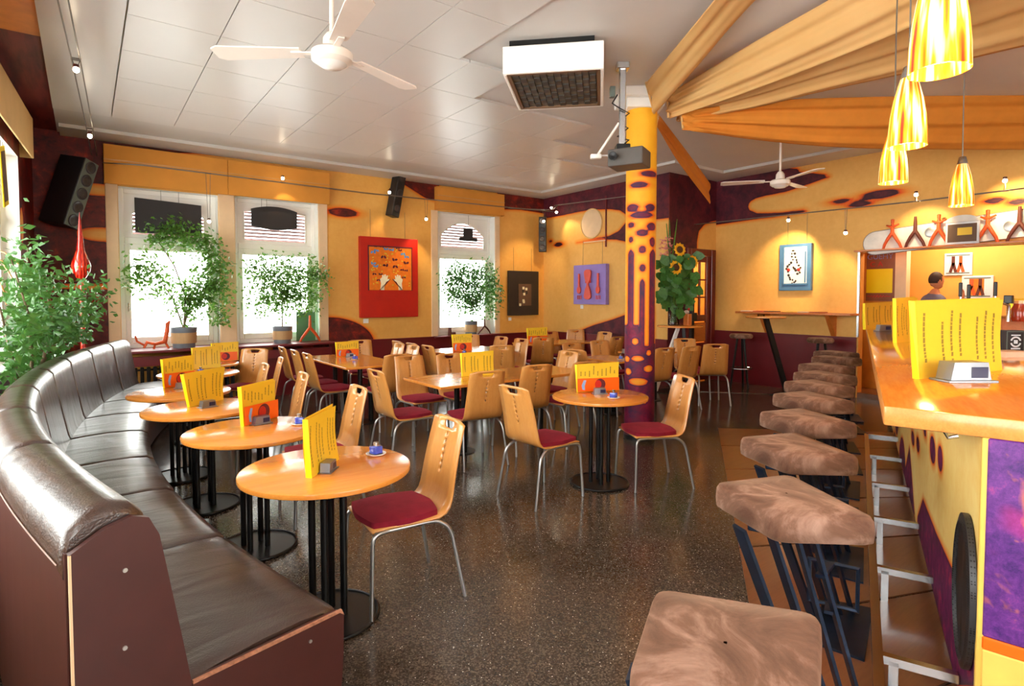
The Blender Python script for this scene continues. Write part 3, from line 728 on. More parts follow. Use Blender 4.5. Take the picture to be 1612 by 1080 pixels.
# ------------------------------------------------------------------ bar stools
stool = thing('bar_stool', 'x', 'stool', (0, 0, 0), 0, 'suede bar stools along the bar')
Rm = Matrix.Rotation(-BANG, 3, 'Z')
quad_ = [Rm @ Vector((x, y, 0)) for x, y in [(-.085, .25), (-.225, -.08), (.02, -.29), (.26, .13)]]
quad_ = [quad_[0], quad_[1], quad_[2], quad_[3]]
def rounded(P, r, n=5):
    out = []; L = len(P)
    for i in range(L):
        p, a, b = P[i], P[i-1], P[(i+1) % L]
        u, v = (a-p).normalized(), (b-p).normalized()
        q0, q1 = p+u*r, p+v*r
        for k in range(n+1):
            t = k/n; out.append(q0*(1-t)**2+p*2*t*(1-t)+q1*t*t)
    return out
ring = rounded(quad_, .045)
cen = sum(ring, Vector())/len(ring)
mb = MB(); n = len(ring)
for sc, z in ((.94, .772), (1.0, .780), (1.012, .81), (1.0, .846), (.965, .860), (.6, .868), (.3, .871), (.02, .872)):
    mb.v += [tuple(cen+(p-cen)*sc+Vector((0, 0, z))) for p in ring]
mb.f = [tuple(range(n))[::-1]]+[(i*n+k, i*n+(k+1) % n, (i+1)*n+(k+1) % n, (i+1)*n+k) for i in range(7) for k in range(n)]; mb.m = [0]*len(mb.f)
part('cushion', mb, M['suede'], stool, 70)
part('seat_plate', MB().rbox(cen.x-.12, cen.x+.12, cen.y-.11, cen.y+.11, .755, .778, .004, 1), M['stoolsteel'], stool)
for x0, y0, x1, y1, w in [(-.14, .14, .08, -.08, .065), (-.05, .06, .12, -.15, .055), (.04, -.01, .16, -.20, .035), (.09, -.06, .20, -.25, .035)]:
    part('leg', MB().bar((x0, y0, .765), (x1, y1, .01), w, .012, (0, 0, 1)), M['stoolsteel'], stool)
part('footrest', MB().tube([(.22, -.06, .40), (.22, -.22, .40), (.22, -.22, .56), (.22, -.06, .56)], .011, 6, True).bar((.13, -.13, .41), (.22, -.13, .40), .03, .012).bar((.10, -.10, .55), (.22, -.13, .56), .03, .012), M['stoolsteel'], stool)
part('base_plate', MB().prism([(-.16, -.03), (-.2, -.30), (.30, -.34), (.28, -.14)], 0, .012), M['stoolsteel'], stool)
spots = [(1.03, .65, -36), (2.0, 1.04, 0), (2.73, 1.39, 0), (3.43, 1.69, 4), (4.14, 2.0, 6), (4.80, 2.27, 4), (5.46, 2.53, 10), (6.16, 2.84, 12), (7.05, 3.14, 20), (7.75, 3.45, 12)]
names = ['brown suede bar stool at the bottom edge, its big pale cushion closest to the camera', 'second bar stool along the counter, wide kite-shaped suede seat before the oval grille', 'third bar stool along the counter, counted from the camera',
 'fourth bar stool along the counter, counted from the camera', 'fifth bar stool along the counter, counted from the camera', 'sixth bar stool along the counter, counted from the camera',
 'seventh bar stool along the counter, thin-looking brown seat', 'eighth bar stool along the counter, counted from the camera', 'ninth bar stool, last but one at the far end of the counter', 'last bar stool, at the far end of the counter by the serving opening']
for i, (x, y, a) in enumerate(spots):
    z = .008
    if i == 0: stool.location = (x, y, z); stool.rotation_euler = (0, 0, BANG+math.radians(a)); stool['label'] = names[0]
    else: dup(stool, (x, y, z), BANG+math.radians(a), names[i])
bpy.context.view_layer.update()
# round wall-side stools and leaning table
rs = thing('round_stool', 'tall round stool with three dark legs below the wall shelf, beside the door', 'stool', (9.12, 5.62, 0), .3, 'round stools under the wall shelf')
part('seat', MB().lathe([(.01, .86), (.17, .86), (.19, .885), (.19, .91), (.17, .935), (.01, .94)], 28), M['suede'], rs, 40)
for k in range(3):
    a = k*2*PI/3
    part('leg', MB().tube([(.06*math.cos(a), .06*math.sin(a), .87), (.17*math.cos(a), .17*math.sin(a), 0)], .019, 8), M['black'], rs)
part('foot_ring', MB().tube([(.19*math.cos(k*PI/10), .19*math.sin(k*PI/10), .34) for k in range(20)], .011, 6, True), M['chrome'], rs)
dup(rs, (9.2, 4.32, 0), 1.0, 'tall round stool under the wall shelf bracket, near the serving opening')
sh = thing('wall_shelf', 'long narrow wooden shelf on the yellow wall below the blue picture', 'shelf', (XR, 4.92, 1.30))
part('board', MB().rbox(-.30, 0, -.97, .97, -.015, .02, .005, 1), M['shelf'], sh)
for y in (.52, -.60): part('bracket', MB().add([(0, y-.035, -.02), (0, y-.035, -.36), (-.02, y-.035, -.36), (-.26, y-.035, -.02), (0, y+.035, -.02), (0, y+.035, -.36), (-.02, y+.035, -.36), (-.26, y+.035, -.02)], [(0,1,2,3), (7,6,5,4), (0,4,5,1), (1,5,6,2), (2,6,7,3), (3,7,4,0)]), M['shelf'], sh)
cols = [(230,226,220), (190,50,40), (60,60,70), (226,196,90), (200,190,180), (150,60,50)]
for i in range(6):
    t_ = part('magazine', MB().rbox(-.11, .11, -.085, .085, 0, .012, .002, 1), flat('magazine_cover_%d' % i, srgb(*cols[i]), .4), loc=(XR-.15, 5.72-.22*i-(.12 if i > 2 else 0), 1.3205))
    t_.rotation_euler = (0, 0, .2*math.sin(i*2.1)); tag(t_, ('cream magazine first on the narrow wall shelf, at its door end', 'red magazine second on the narrow wall shelf from the door', 'dark grey magazine third on the narrow wall shelf from the door', 'yellow magazine in the middle of the narrow wall shelf', 'pale grey magazine last but one on the narrow wall shelf', 'brick red magazine last on the narrow wall shelf, by the serving opening')[i], 'magazine', 'magazines on the wall shelf')
lt = thing('leaning_table', 'tall orange bar table on a slanted black post in front of the wall shelf', 'table', (8.75, 5.05, 0))
p = on_z(1234, 499, 1.22); q = on_d(1240, 614, 9.2); q.z = 0; lt.location = q; p = p if (p-q).length < 2.5 else q+Vector((-.25, .25, 1.22)); r_ = p-q; r_ = Vector((-.30, .22, 1.24))
part('top', MB().lathe([(.01, 0), (.29, 0), (.30, .006), (.30, .022), (.29, .028), (.01, .028)], 32, r_), M['table'], lt, 40)
part('post', MB().bar((0, 0, .01), r_, .07, .07), M['black'], lt)
part('base_plate', MB().rbox(-.2, .2, -.2, .2, 0, .012, .004, 1), M['black'], lt)
t_ = thing('ashtray', 'small glass ashtray on the tall orange bar table', 'ashtray', Vector(q)+r_+Vector((-.05, .05, .028)))
part('bowl', MB().lathe([(.05, 0), (.06, .03), (.05, .03), (.04, .01), (.001, .01)], 16), M['jar'], t_, 60)

# ------------------------------------------------------------------ curved leather bench
FY = [1.6, 2.01, 2.6, 3.3, 4.0, 4.7, 5.6, 6.4, 7.3, 8.15, 8.75, 9.2]; FX = [.81, .70, .57, .45, .375, .35, .39, .46, .62, .84, 1.04, 1.2]
cf = np.polyfit(FY, FX, 6); dcf = np.polyder(cf)
def bpnt(y, d_, z):
    x = np.polyval(cf, y); sx_ = np.polyval(dcf, y); t = Vector((sx_, 1, 0)).normalized(); n_ = Vector((-t.y, t.x, 0))
    p = Vector((x, y, 0))+n_*d_; return Vector((p.x, p.y, z))
bench = thing('banquette', 'long curved bench in dark brown leather along the window side', 'bench', bpnt(2.0, .3, 0))
bpy.context.view_layer.update()
IB = bench.matrix_world.inverted()
brk = [2.01, 2.95, 3.85, 4.7, 5.65, 6.5, 7.35, 8.10, 8.70]
seatp = [(.03, .30), (-.005, .345), (-.022, .40), (-.01, .445), (.03, .468), (.12, .478), (.27, .478), (.42, .468), (.55, .452)]
backp = [(.50, .455), (.515, .49), (.535, .60), (.555, .72), (.575, .84), (.590, .93), (.60, .985), (.63, 1.018), (.68, 1.03), (.735, 1.02), (.775, .985), (.79, .93), (.793, .885)]
def sweep(prof, y0, y1, puff, cz, cd, closed_ends=True, n=16):
    mb = MB(); ys = (y0+y1)/2+(y1-y0-.012)/2*np.sin(np.linspace(-PI/2, PI/2, n+1)); L = len(prof)
    for i, y in enumerate(ys):
        t = abs(2*i/n-1); k = 1-puff*t**10
        for d_, z in prof:
            mb.v.append(tuple(IB @ bpnt(y, cd+(d_-cd)*k, cz+(z-cz)*k)))
    for i in range(n):
        for j in range(L-1): mb.f.append((i*L+j, i*L+j+1, (i+1)*L+j+1, (i+1)*L+j))
    if closed_ends: mb.f += [tuple(range(L)), tuple((n*L+j) for j in range(L))[::-1]]
    mb.m = [0]*len(mb.f); return mb
for i in range(8):
    part('seat_cushion', sweep(seatp, brk[i], brk[i+1], .085, .36, .30), M['leather'], bench, 60)
    part('backrest', sweep(backp, brk[i], brk[i+1], .07, .60, .72), M['leather'], bench, 60)
part('plinth', sweep([(.05, .02), (.0, .34), (.52, .34), (.52, .02)], 2.03, 8.70, 0, 0, .3, True, 40), M['bench_board'], bench)
part('rear_board', sweep([(.765, .06), (.765, .93), (.785, .93), (.785, .06)], 2.0, 8.70, 0, 0, .3, True, 40), M['bench_board'], bench)
def endboard(y, prof, th=.02):
    mb = MB(); L = len(prof)
    for yy in (y-th, y): mb.v += [tuple(IB @ bpnt(yy, d_, z)) for d_, z in prof]
    mb.f = [tuple(range(L))[::-1], tuple(range(L, 2*L))]+[(i, (i+1) % L, L+(i+1) % L, L+i) for i in range(L)]; mb.m = [0]*len(mb.f); return mb
part('end_board', endboard(2.008, [(.495, .02), (.50, .46), (.522, .60), (.555, .80), (.575, .92), (.60, .975), (.64, .99), (.70, .975), (.78, .93), (.78, .02)]), M['bench_board'], bench, label='upright maroon end board with screws')
part('end_board', endboard(2.008, [(.01, .02), (-.012, .30), (-.015, .44), (.01, .458), (.497, .458), (.495, .02)]), M['bench_board'], bench)
part('edge_strip', endboard(1.992, [(-.014, .435), (-.004, .46), (.497, .462), (.497, .452), (.004, .45)], .008), M['board_edge'], bench)
part('edge_strip', endboard(1.992, [(.776, .02), (.776, .93), (.782, .93), (.782, .02)], .006), M['casing'], bench)
for d_, z in ((.66, .85), (.665, .64), (.668, .43), (.67, .22), (.12, .40), (.10, .12)):
    pc = IB @ bpnt(1.984, d_, z); pe = IB @ bpnt(1.99, d_, z)
    part('screw', MB().tube([pc, pe], .006, 8), M['screw'], bench)
part('stitching', MB().tube([IB @ bpnt(y, .797, .90) for y in np.linspace(2.03, 2.9, 30)], .0018, 4), M['stitch'], bench)
for y in (2.35, 3.5, 5.0): part('leg', MB().bar(IB @ bpnt(y, .74, 0), IB @ bpnt(y, .74, .12), .06, .05, (1, 0, 0)), M['pine'], bench)
for y in (3.2, 5.2, 7.2): part('leg', MB().bar(IB @ bpnt(y, .20, 0), IB @ bpnt(y, .20, .03), .06, .05, (1, 0, 0)), M['pine'], bench)

# ------------------------------------------------------------------ tables
def round_table(c, lab, n=0):
    t = thing('round_table', lab, 'table', (c[0], c[1], 0), 0, 'round wooden tables')
    R = .40
    part('table_top', MB().lathe([(.01, .72), (R-.012, .72), (R, .726), (R+.002, .738), (R, .746), (R-.008, .75), (.01, .75)], 56), M['table'], t, 35)
    for k in range(4):
        a = PI/4+k*PI/2+.25
        part('post', MB().tube([(.075*math.cos(a), .075*math.sin(a), .01), (.075*math.cos(a), .075*math.sin(a), .72)], .0175, 10), M['black'], t, 60)
    part('base_disc', MB().lathe([(.01, .0), (.235, 0), (.24, .006), (.235, .012), (.01, .014)], 40), M['black'], t, 35)
    part('base_ring', MB().tube([(.24*math.cos(k*PI/20), .24*math.sin(k*PI/20), .012) for k in range(40)], .009, 6, True), M['black'], t, 60)
    return t
RT = [((.93, 2.77), 'round wooden table closest to the camera, a tall yellow menu and blue jar on it'), ((.83, 3.83), 'second round table along the bench, yellow and orange menu with a blue jar'),
      ((.69, 4.83), 'third round table along the bench, flared yellow menu'), ((.65, 5.75), 'fourth round table along the bench, small yellow and orange menu'),
      ((.98, 7.05), 'fifth round table along the bench, plain yellow menu'), ((1.16, 7.98), 'round table deepest along the bench, near the radiator and window plant'),
      ((3.47, 3.43), 'round table standing free in front of the painted column')]
rt0 = None
for c, lab in RT:
    if rt0 is None: rt0 = round_table(c, lab)
    else: dup(rt0, (*c, 0), random.uniform(-.3, .3), lab)
def rect_table(x0, x1, y0, y1, lab, rz=0):
    cx, cy = (x0+x1)/2, (y0+y1)/2; hx, hy = (x1-x0)/2, (y1-y0)/2
    t = thing('rectangular_table', lab, 'table', (cx, cy, 0), rz, 'rectangular wooden tables')
    part('table_top', MB().rbox(-hx, hx, -hy, hy, .722, .75, .006, 2), M['table'], t)
    L = max(hx, hy)
    for s_ in (-1, 1):
        ox, oy = (s_*max(hx-.45, .1), 0) if hx > hy else (0, s_*(hy-.38))
        for k in (-1, 1):
            dx, dy = (0, k*.07) if hx > hy else (k*.07, 0)
            part('post', MB().tube([(ox+dx, oy+dy, .01), (ox+dx, oy+dy, .722)], .03, 12), M['black'], t, 60)
        part('base_disc', MB().lathe([(.01, .0), (.148, 0), (.15, .008), (.01, .014)], 32, (ox, oy, 0)), M['black'], t, 35)
    return t
TA = rect_table(2.42, 3.20, 6.50, 8.15, 'rectangular table by the windows, its long side facing the bench tables')
TB = rect_table(2.60, 4.50, 4.60, 5.38, 'rectangular table in the middle of the room, wide yellow menu on it')
TC_ = rect_table(5.42, 5.95, 5.05, 5.80, 'small square table just behind the painted column')
TD = rect_table(6.20, 7.60, 7.55, 8.35, 'rectangular table in the far corner beneath the violin picture')
TE = rect_table(4.22, 5.38, 7.20, 8.05, 'rectangular table below the window with the small potted tree')
TF = rect_table(6.50, 7.18, 5.48, 6.05, 'square table hidden among the chairs beside the flower table')

# ------------------------------------------------------------------ chairs
chair = thing('cafe_chair', 'x', 'chair', (0, 0, 0), 0, 'bentwood chairs with burgundy cushions')
prof = [(.205, .432), (.19, .438), (.10, .440), (0, .436), (-.10, .434), (-.155, .437), (-.190, .452), (-.212, .478), (-.224, .515), (-.233, .56)]
nb = 18
for i in range(1, nb+1):
    t_ = i/nb; z = .56+.345*t_; prof.append((-.233-.062*t_-.018*t_*t_, z))
def halfw(i):
    x, z = prof[i]
    if z < .46: return .20-.0*abs(x)
    t_ = (z-.46)/.445; return .20-.022*t_
# back rows at fine z so the slot and the perforations are real holes
cols_w = [-1, -.66, -.33, -.165, -.0325, .0325, .165, .33, .66, 1]
mb = MB(); nr = len(prof); ncw = len(cols_w)
for i in range(nr):
    w = halfw(i)
    for k in cols_w:
        x, z = prof[i]
        kk = k
        if i == nr-1 and abs(k) == 1: z -= .014; kk = k*.985
        if abs(k) <= .0325: yk = k*.195
        else: yk = kk*w
        if z > .5: x += -.012*(1-k*k)      # a slight hollow for the back
        mb.v.append((x, yk, z))
slot_rows = (nr-4, nr-3)
hole_rows = [nr-6-2*k for k in range(6)]
for i in range(nr-1):
    for j in range(ncw-1):
        cwm = (cols_w[j]+cols_w[j+1])/2
        if i in slot_rows and abs(cwm) < .33: continue
        if i in hole_rows and abs(cwm) < .03: continue
        mb.f.append((i*ncw+j, i*ncw+j+1, (i+1)*ncw+j+1, (i+1)*ncw+j)); mb.m.append(0)
# taper the slot at its lower edge
i = slot_rows[0]
for j, k in enumerate(cols_w):
    if abs(k) in (.33,): mb.v[i*ncw+j] = (mb.v[i*ncw+j][0], mb.v[i*ncw+j][1]*.72, mb.v[i*ncw+j][2])
shell = part('backrest', mb, M['beech'], chair, 40)
bend(shell, thickness=.011, offset=0)
bm = bmesh.new(); bmesh.ops.create_grid(bm, x_segments=8, y_segments=8, size=1)
for v in bm.verts:
    x, y = v.co.x, v.co.y; r2 = max(abs(x), abs(y)); f_ = 1-.16*(abs(x)*abs(y))**1.2
    v.co = Vector((.018+.205*x*f_, .212*y*f_*(1-.05*(1-x)/2), .472+.016*(1-r2**3)))
ext = bmesh.ops.extrude_edge_only(bm, edges=[e for e in bm.edges if e.is_boundary])
lo = [v for v in ext['geom'] if isinstance(v, bmesh.types.BMVert)]
for v in lo: v.co = Vector((v.co.x*1.0, v.co.y*1.0, .443))
bmesh.ops.recalc_face_normals(bm, faces=bm.faces)
cus = part('cushion', MB().frombm(bm), M['fabric'], chair, 75)
def arc(pts, n=5, r=.04):
    P = [Vector(p) for p in pts]; out = [P[0]]
    for i in range(1, len(P)-1):
        a, p, b = P[i-1], P[i], P[i+1]; q0 = p+(a-p).normalized()*min(r, (a-p).length*.45); q1 = p+(b-p).normalized()*min(r, (b-p).length*.45)
        for k in range(n+1): t = k/n; out.append(q0*(1-t)**2+p*2*t*(1-t)+q1*t*t)
    return out+[P[-1]]
fr = MB()
for sgn in (-1, 1):
    part('leg', MB().tube(arc([(.222, .225*sgn, 0), (.205, .205*sgn, .422), (.12, .190*sgn, .424)], 5, .05), .0115, 8), M['tube'], chair, 60)
    part('leg', MB().tube(arc([(-.285, .230*sgn, 0), (-.215, .205*sgn, .37), (-.15, .190*sgn, .420), (-.08, .190*sgn, .424)], 5, .06), .0115, 8), M['tube'], chair, 60)
    fr.tube([(.12, .19*sgn, .424), (-.10, .19*sgn, .424)], .0115, 8)
fr.tube([(.09, -.19, .422), (.09, .19, .422)], .010, 8).tube([(-.09, -.19, .422), (-.09, .19, .422)], .010, 8)
part('seat_frame', fr, M['tube'], chair, 60)
# (origin x, origin y, heading in degrees, label)
CH = [
 (1.31, 2.79, 176, 'chair drawn up to the round table closest to the camera'),
 (1.34, 4.18, 178, 'chair at the second round table along the bench, back half hidden by the tall menu'),
 (1.24, 5.22, 176, 'pale chair at the third round table along the bench'),
 (1.14, 6.16, 178, 'chair at the fourth round table, seen almost edge-on'),
 (1.43, 6.70, 172, 'chair at the fifth round table, seen narrow from the side'),
 (1.57, 7.78, 230, 'orange-lit chair at the round table by the radiator, turned to the bench'),
 (2.43, 6.99, 1, 'chair on the bench side of the table by the windows, at its near corner'),
 (2.43, 7.50, 0, 'chair on the bench side of the table by the windows, middle one'),
 (2.43, 8.08, 0, 'chair on the bench side of the table by the windows, deepest one'),
 (3.36, 7.25, 180, 'white-shining chair on the inner side of the table by the windows, near one'),
 (3.36, 7.71, 180, 'white-shining chair on the inner side of the table by the windows, far one'),
 (3.36, 8.32, 256, 'chair at the wall end of the table by the windows'),
 (2.94, 6.52, 91, 'chair at the near end of the table by the windows, its back to the camera'),
 (2.46, 5.04, 2, 'chair at the bench-side end of the middle table, facing along it'),
 (2.98, 5.70, 270, 'chair at the far side of the middle table, its cushion showing'),
 (3.47, 5.62, 270, 'chair at the far side of the middle table, behind its yellow menu'),
 (2.96, 4.62, 84, 'chair by the menu at the near side of the middle table, back to the camera'),
 (3.64, 4.74, 84, 'second chair at the near side of the middle table, back to the camera'),
 (4.20, 4.66, 88, 'chair at the near corner of the middle table, behind the free round table'),
 (4.52, 5.32, 180, 'white-shining chair at the column end of the middle table'),
 (2.90, 3.49, 3, 'large pale chair at the free round table, facing the column'),
 (3.83, 3.19, 154, 'pale chair at the free round table, right of it in front of the column'),
 (5.36, 5.42, 0, 'dull brown chair at the small table behind the column, bench side'),
 (5.70, 5.92, 268, 'chair at the far side of the small table behind the column'),
 (6.34, 6.02, 262, 'orange chair behind the column, far side, facing the camera'),
 (4.78, 6.78, 66, 'dark brown chair at the near corner of the table under the small tree window'),
 (4.13, 7.13, 0, 'nearest chair at the bench-side end of the table under the small tree window'),
 (4.13, 7.62, 0, 'middle chair at the bench-side end of the table under the small tree window'),
 (4.13, 8.11, 0, 'farthest chair at the bench-side end of the table under the small tree window'),
 (5.33, 7.32, 182, 'bright-edged chair at the column end of the table under the small tree window'),
 (5.36, 7.92, 182, 'chair at the column end of the table under the small tree window, far corner'),
 (5.32, 8.42, 236, 'white-shining chair below the small tree window, right behind the orange menu'),
 (6.26, 7.66, 66, 'dull brown chair at the near corner of the far corner table'),
 (7.26, 8.26, 264, 'half white chair against the far wall at the corner table'),
 (7.87, 8.53, 218, 'white-shining chair in the far corner, under the violin picture'),
 (7.72, 7.80, 182, 'white-shining chair by the far wall, next to the column'),
 (7.18, 7.02, 92, 'orange chair at the far corner table next to the column, back to the camera'),
 (6.20, 5.20, 84, 'orange chair right beside the column, hiding the foot of the slanted white leg'),
 (6.52, 4.92, 82, ''),
 (7.44, 5.10, 52, 'orange chair beside the door wall, turned sideways, its steel legs free'),
 (7.60, 5.53, 236, 'pale chair below the flower table, facing the camera'),
]
CH = [c for c in CH if c[3]]
# the second chair by the column
CH.append((6.69, 5.14, 84, 'orange chair in the middle of the group under the flower table'))
for i, (x, y, a, lab) in enumerate(CH):
    if i == 0: chair.location = (x, y, 0); chair.rotation_euler = (0, 0, math.radians(a)); chair['label'] = lab
    else: dup(chair, (x, y, 0), math.radians(a), lab)
# ------------------------------------------------------------------ valances over the windows
def valance(x0, x1, z0, z1, seams, lab):
    t = thing('valance', lab, 'valance', ((x0+x1)/2, YW, z0), 0, 'ochre valances over the windows')
    hw = (x1-x0)/2; xs = [-hw]+[s-(x0+x1)/2 for s in seams]+[hw]
    for a, b in zip(xs, xs[1:]):
        part('fabric_panel', MB().rbox(a+.003, b-.003, -.12, -.10, 0, z1-z0, .004, 1), M['valance'], t)
    for x in (-hw, hw-.012): part('return', MB().box(x, x+.012, -.10, -.0, 0, z1-z0), M['valance'], t)
    part('seam_bar', MB().box(-hw, hw, -.125, -.119, (z1-z0)*.60, (z1-z0)*.60+.012), M['pine'], t)
valance(.25, 3.41, 3.155, 3.70, [1.82], 'long ochre fabric valance over the two windows above the bench end')
valance(5.50, 7.10, 3.27, 3.71, [], 'short ochre fabric valance over the single window beyond the red picture')
t = thing('valance', 'beige valance box on the side wall above the large ficus', 'valance', lw(1.0, 3.22), 0, None)
t.matrix_world = Matrix.Translation(Vector(lw(1.0, 3.22))) @ MLW
part('fabric_panel', MB().rbox(.0, 3.4, -.13, -.11, 0, .47, .004, 1), M['valance2'], t)
for x in (0, 3.388): part('return', MB().box(x, x+.012, -.11, 0, 0, .47), M['valance2'], t)
t = thing('tube_lamp', 'white tube lamp lying above the beige valance on the side wall', 'lamp', (0, 0, 0))
t.matrix_world = Matrix.Translation(Vector(lw(3.0, 3.69))) @ MLW
part('tube', MB().tube([(0, -.08, .05), (1.5, -.08, .05)], .035, 12), M['ceramic'], t, 60); part('bracket', MB().box(.1, .14, -.10, 0, 0, .03).box(1.3, 1.34, -.1, 0, 0, .03), M['white'], t)
t = thing('window_sign', 'yellow edged brown card hanging in the side window', 'sign', (0, 0, 0)); t.matrix_world = Matrix.Translation(Vector(lw(1.75, 2.55, -.03))) @ MLW @ Matrix.Rotation(.25, 4, 'Y')
part('card', MB().rbox(-.14, .14, -.006, .006, 0, .62, .003, 1), M['menu_in'], t); part('print', MB().box(-.10, .10, -.0085, -.0062, .05, .57), M['art_brown'], t)
part('cord', MB().tube([(-.1, 0, .60), (0, 0, .72), (.1, 0, .60)], .003, 5), M['cable'], t)

# ------------------------------------------------------------------ loudspeakers
def column_speaker(name, lab, top, bot, w, dep, nrm, ndr, frame=True):
    top, bot = Vector(top), Vector(bot); Lz = (top-bot).length; zax = (top-bot).normalized(); y = -(Vector(nrm)-zax*Vector(nrm).dot(zax)).normalized(); x = y.cross(zax)
    t = thing(name, lab, 'loudspeaker', (0, 0, 0)); t.matrix_world = Matrix(((x.x, y.x, zax.x, bot.x), (x.y, y.y, zax.y, bot.y), (x.z, y.z, zax.z, bot.z), (0, 0, 0, 1)))
    part('case', MB().rbox(-w/2, w/2, -dep, 0, 0, Lz, .008, 2), M['speaker'], t)
    part('baffle', MB().rbox(-w/2+.006, w/2-.006, -dep-.008, -dep, .006, Lz-.006, .003, 1), M['spframe'] if frame else M['speaker'], t)
    r = min(w*.40, Lz/ndr*.44)
    for k in range(ndr):
        z = Lz*(k+.5)/ndr
        part('driver', MB().lathe([(r, 0), (r, .006), (r*.9, .012), (r*.82, .006), (r*.35, -.0), (.001, .008)], 20, (0, -dep-.008, z), Matrix.Rotation(PI/2, 3, 'X')), M['grille'], t, 50)
    part('wall_bracket', MB().tube([(0, -.02, Lz*.55), (0, .10, Lz*.60)], .014, 8), M['black'], t)
    return t
column_speaker('wall_speaker', 'big black loudspeaker hanging tilted in the corner above the ficus', on_y(121, 250, 9.72)+Vector((-.10, 0, 0)), on_y(90, 352, 9.66)+Vector((-.12, 0, 0)), .23, .36, (.75, -.66, -.1), 5)
column_speaker('wall_speaker', 'slim black loudspeaker tilted on the wall above the red picture', on_y(625, 268, 9.82), on_y(612, 341, 9.82), .19, .16, (.35, -.93, -.22), 3, False)
column_speaker('wall_speaker', 'narrow black loudspeaker in the room corner beside the black picture', (8.06, 9.72, 3.30), (8.06, 9.72, 2.55), .16, .16, (-.7, -.7, -.08), 4, False)
t = thing('wall_grille', 'round cream loudspeaker cover on the far wall above the violin picture', 'loudspeaker', on_x(931, 352, XS-.02))
part('cover', MB().lathe([(.30, .02), (.29, .0), (.25, -.012), (.001, -.016)], 36, (0, 0, 0), Matrix.Rotation(PI/2, 3, 'Y')), M['casing'], t, 50)
part('rim', MB().tube([(0, .295*math.cos(k*PI/18), .295*math.sin(k*PI/18)) for k in range(36)], .012, 6, True), M['valance2'], t, 60)
t = thing('wall_panel', 'thin painted access panel outline right of the round cream cover', 'panel', on_x(954, 350, XS-.01))
part('edge_batten', MB().box(-.012, .01, -.012, .012, -.48, .52), M['dado'], t); part('lower_batten', MB().box(-.012, .01, 0, .62, -.36, -.34), M['casing'], t)

# ------------------------------------------------------------------ pictures
def picture(name, lab, c, normal, w, h, th, mat):
    n_ = Vector(normal).normalized(); x = Vector((-n_.y, n_.x, 0))      # local: x along the wall as seen from the room, y into the wall, z up
    t = thing(name, lab, 'picture', (0, 0, 0)); yv = -n_
    t.matrix_world = Matrix(((x.x, yv.x, 0, c[0]), (x.y, yv.y, 0, c[1]), (x.z, yv.z, 1, c[2]), (0, 0, 0, 1)))
    part('panel', MB().rbox(-w/2, w/2, -th, -.004, -h/2, h/2, .006, 2), mat, t)
    for s_ in (-.3, .3): part('hanging_wire', MB().tube([(s_*w, -.01, h/2), (s_*w, -.006, h/2+.5)], .0025, 4), M['cable'], t)
    return t
def flatpoly(P, y, th=.004): 
    Mx = Matrix(((1, 0, 0, 0), (0, 0, -1, 0), (0, 1, 0, 0), (0, 0, 0, 1)))
    return MB().prism(P, -y, -y+th, Mx)
def polys(*L):
    mb = MB()
    for P, y, th in L:
        q = flatpoly(P, y, th); mb.add(q.v, q.f)
    return mb
def ell(cx, cz, a, b, n=16, rot=0): return [(cx+a*math.cos(2*PI*k/n)*math.cos(rot)-b*math.sin(2*PI*k/n)*math.sin(rot), cz+a*math.cos(2*PI*k/n)*math.sin(rot)+b*math.sin(2*PI*k/n)*math.cos(rot)) for k in range(n)]
t = picture('relief_picture', 'large red relief picture with two pale hands and butterflies on orange', (4.52, YW, 1.93), (0, -1, 0), 1.14, 1.46, .09, M['red_art'])
part('orange_field', MB().box(-.41, .43, -.094, -.088, -.23, .55), M['art_orange'], t)
part('recess_edge', MB().box(-.43, .45, -.102, -.09, .55, .575).box(-.43, -.41, -.10, -.09, -.24, .56).box(.43, .445, -.10, -.09, -.24, .56), M['dark_print'], t)
bf = [(-.33, .44, 0), (-.27, .47, 0), (-.08, .51, 0), (.03, .50, 0), (.26, .43, 0), (.33, .38, 0), (-.33, .24, 0), (-.28, .19, 0)]
def fly(cx, cz, s_, r_): return [ell(cx-.022*s_, cz+.01*s_, .026*s_, .016*s_, 8, .9+r_), ell(cx+.022*s_, cz+.01*s_, .026*s_, .016*s_, 8, -.9+r_)]
mb = MB()
for i, (x, z, _) in enumerate(bf):
    for P in fly(x, z, 1.15, i*.7): q = flatpoly(P, -.096, .003); mb.add(q.v, q.f)
part('blue_butterflies', mb, flat('sky_blue_paint', srgb(90,150,214), .5), t, kind='stuff')
mb = MB()
for i, (x, z) in enumerate([(-.13, .36), (.09, .32), (-.09, .21), (.10, .19), (.32, .27), (.32, .13), (-.31, .05), (-.19, .05), (.24, .14), (.27, .0), (-.28, .55), (-.16, .55), (.15, .54), (.2, .5), (-.23, -.06)]):
    for P in fly(x, z, 1.25 if i < 5 else .9, i*1.1): q = flatpoly(P, -.096, .003); mb.add(q.v, q.f)
part('dark_butterflies', mb, M['dark_print'], t, kind='stuff')
mb = MB()
for i in range(46):
    q = flatpoly(ell(random.uniform(-.38, .40), random.uniform(-.18, .52), .018, .012, 6, i), -.0955, .002); mb.add(q.v, q.f)
part('yellow_petals', mb, flat('yellow_green_paint', srgb(226,190,50), .6), t, kind='stuff')
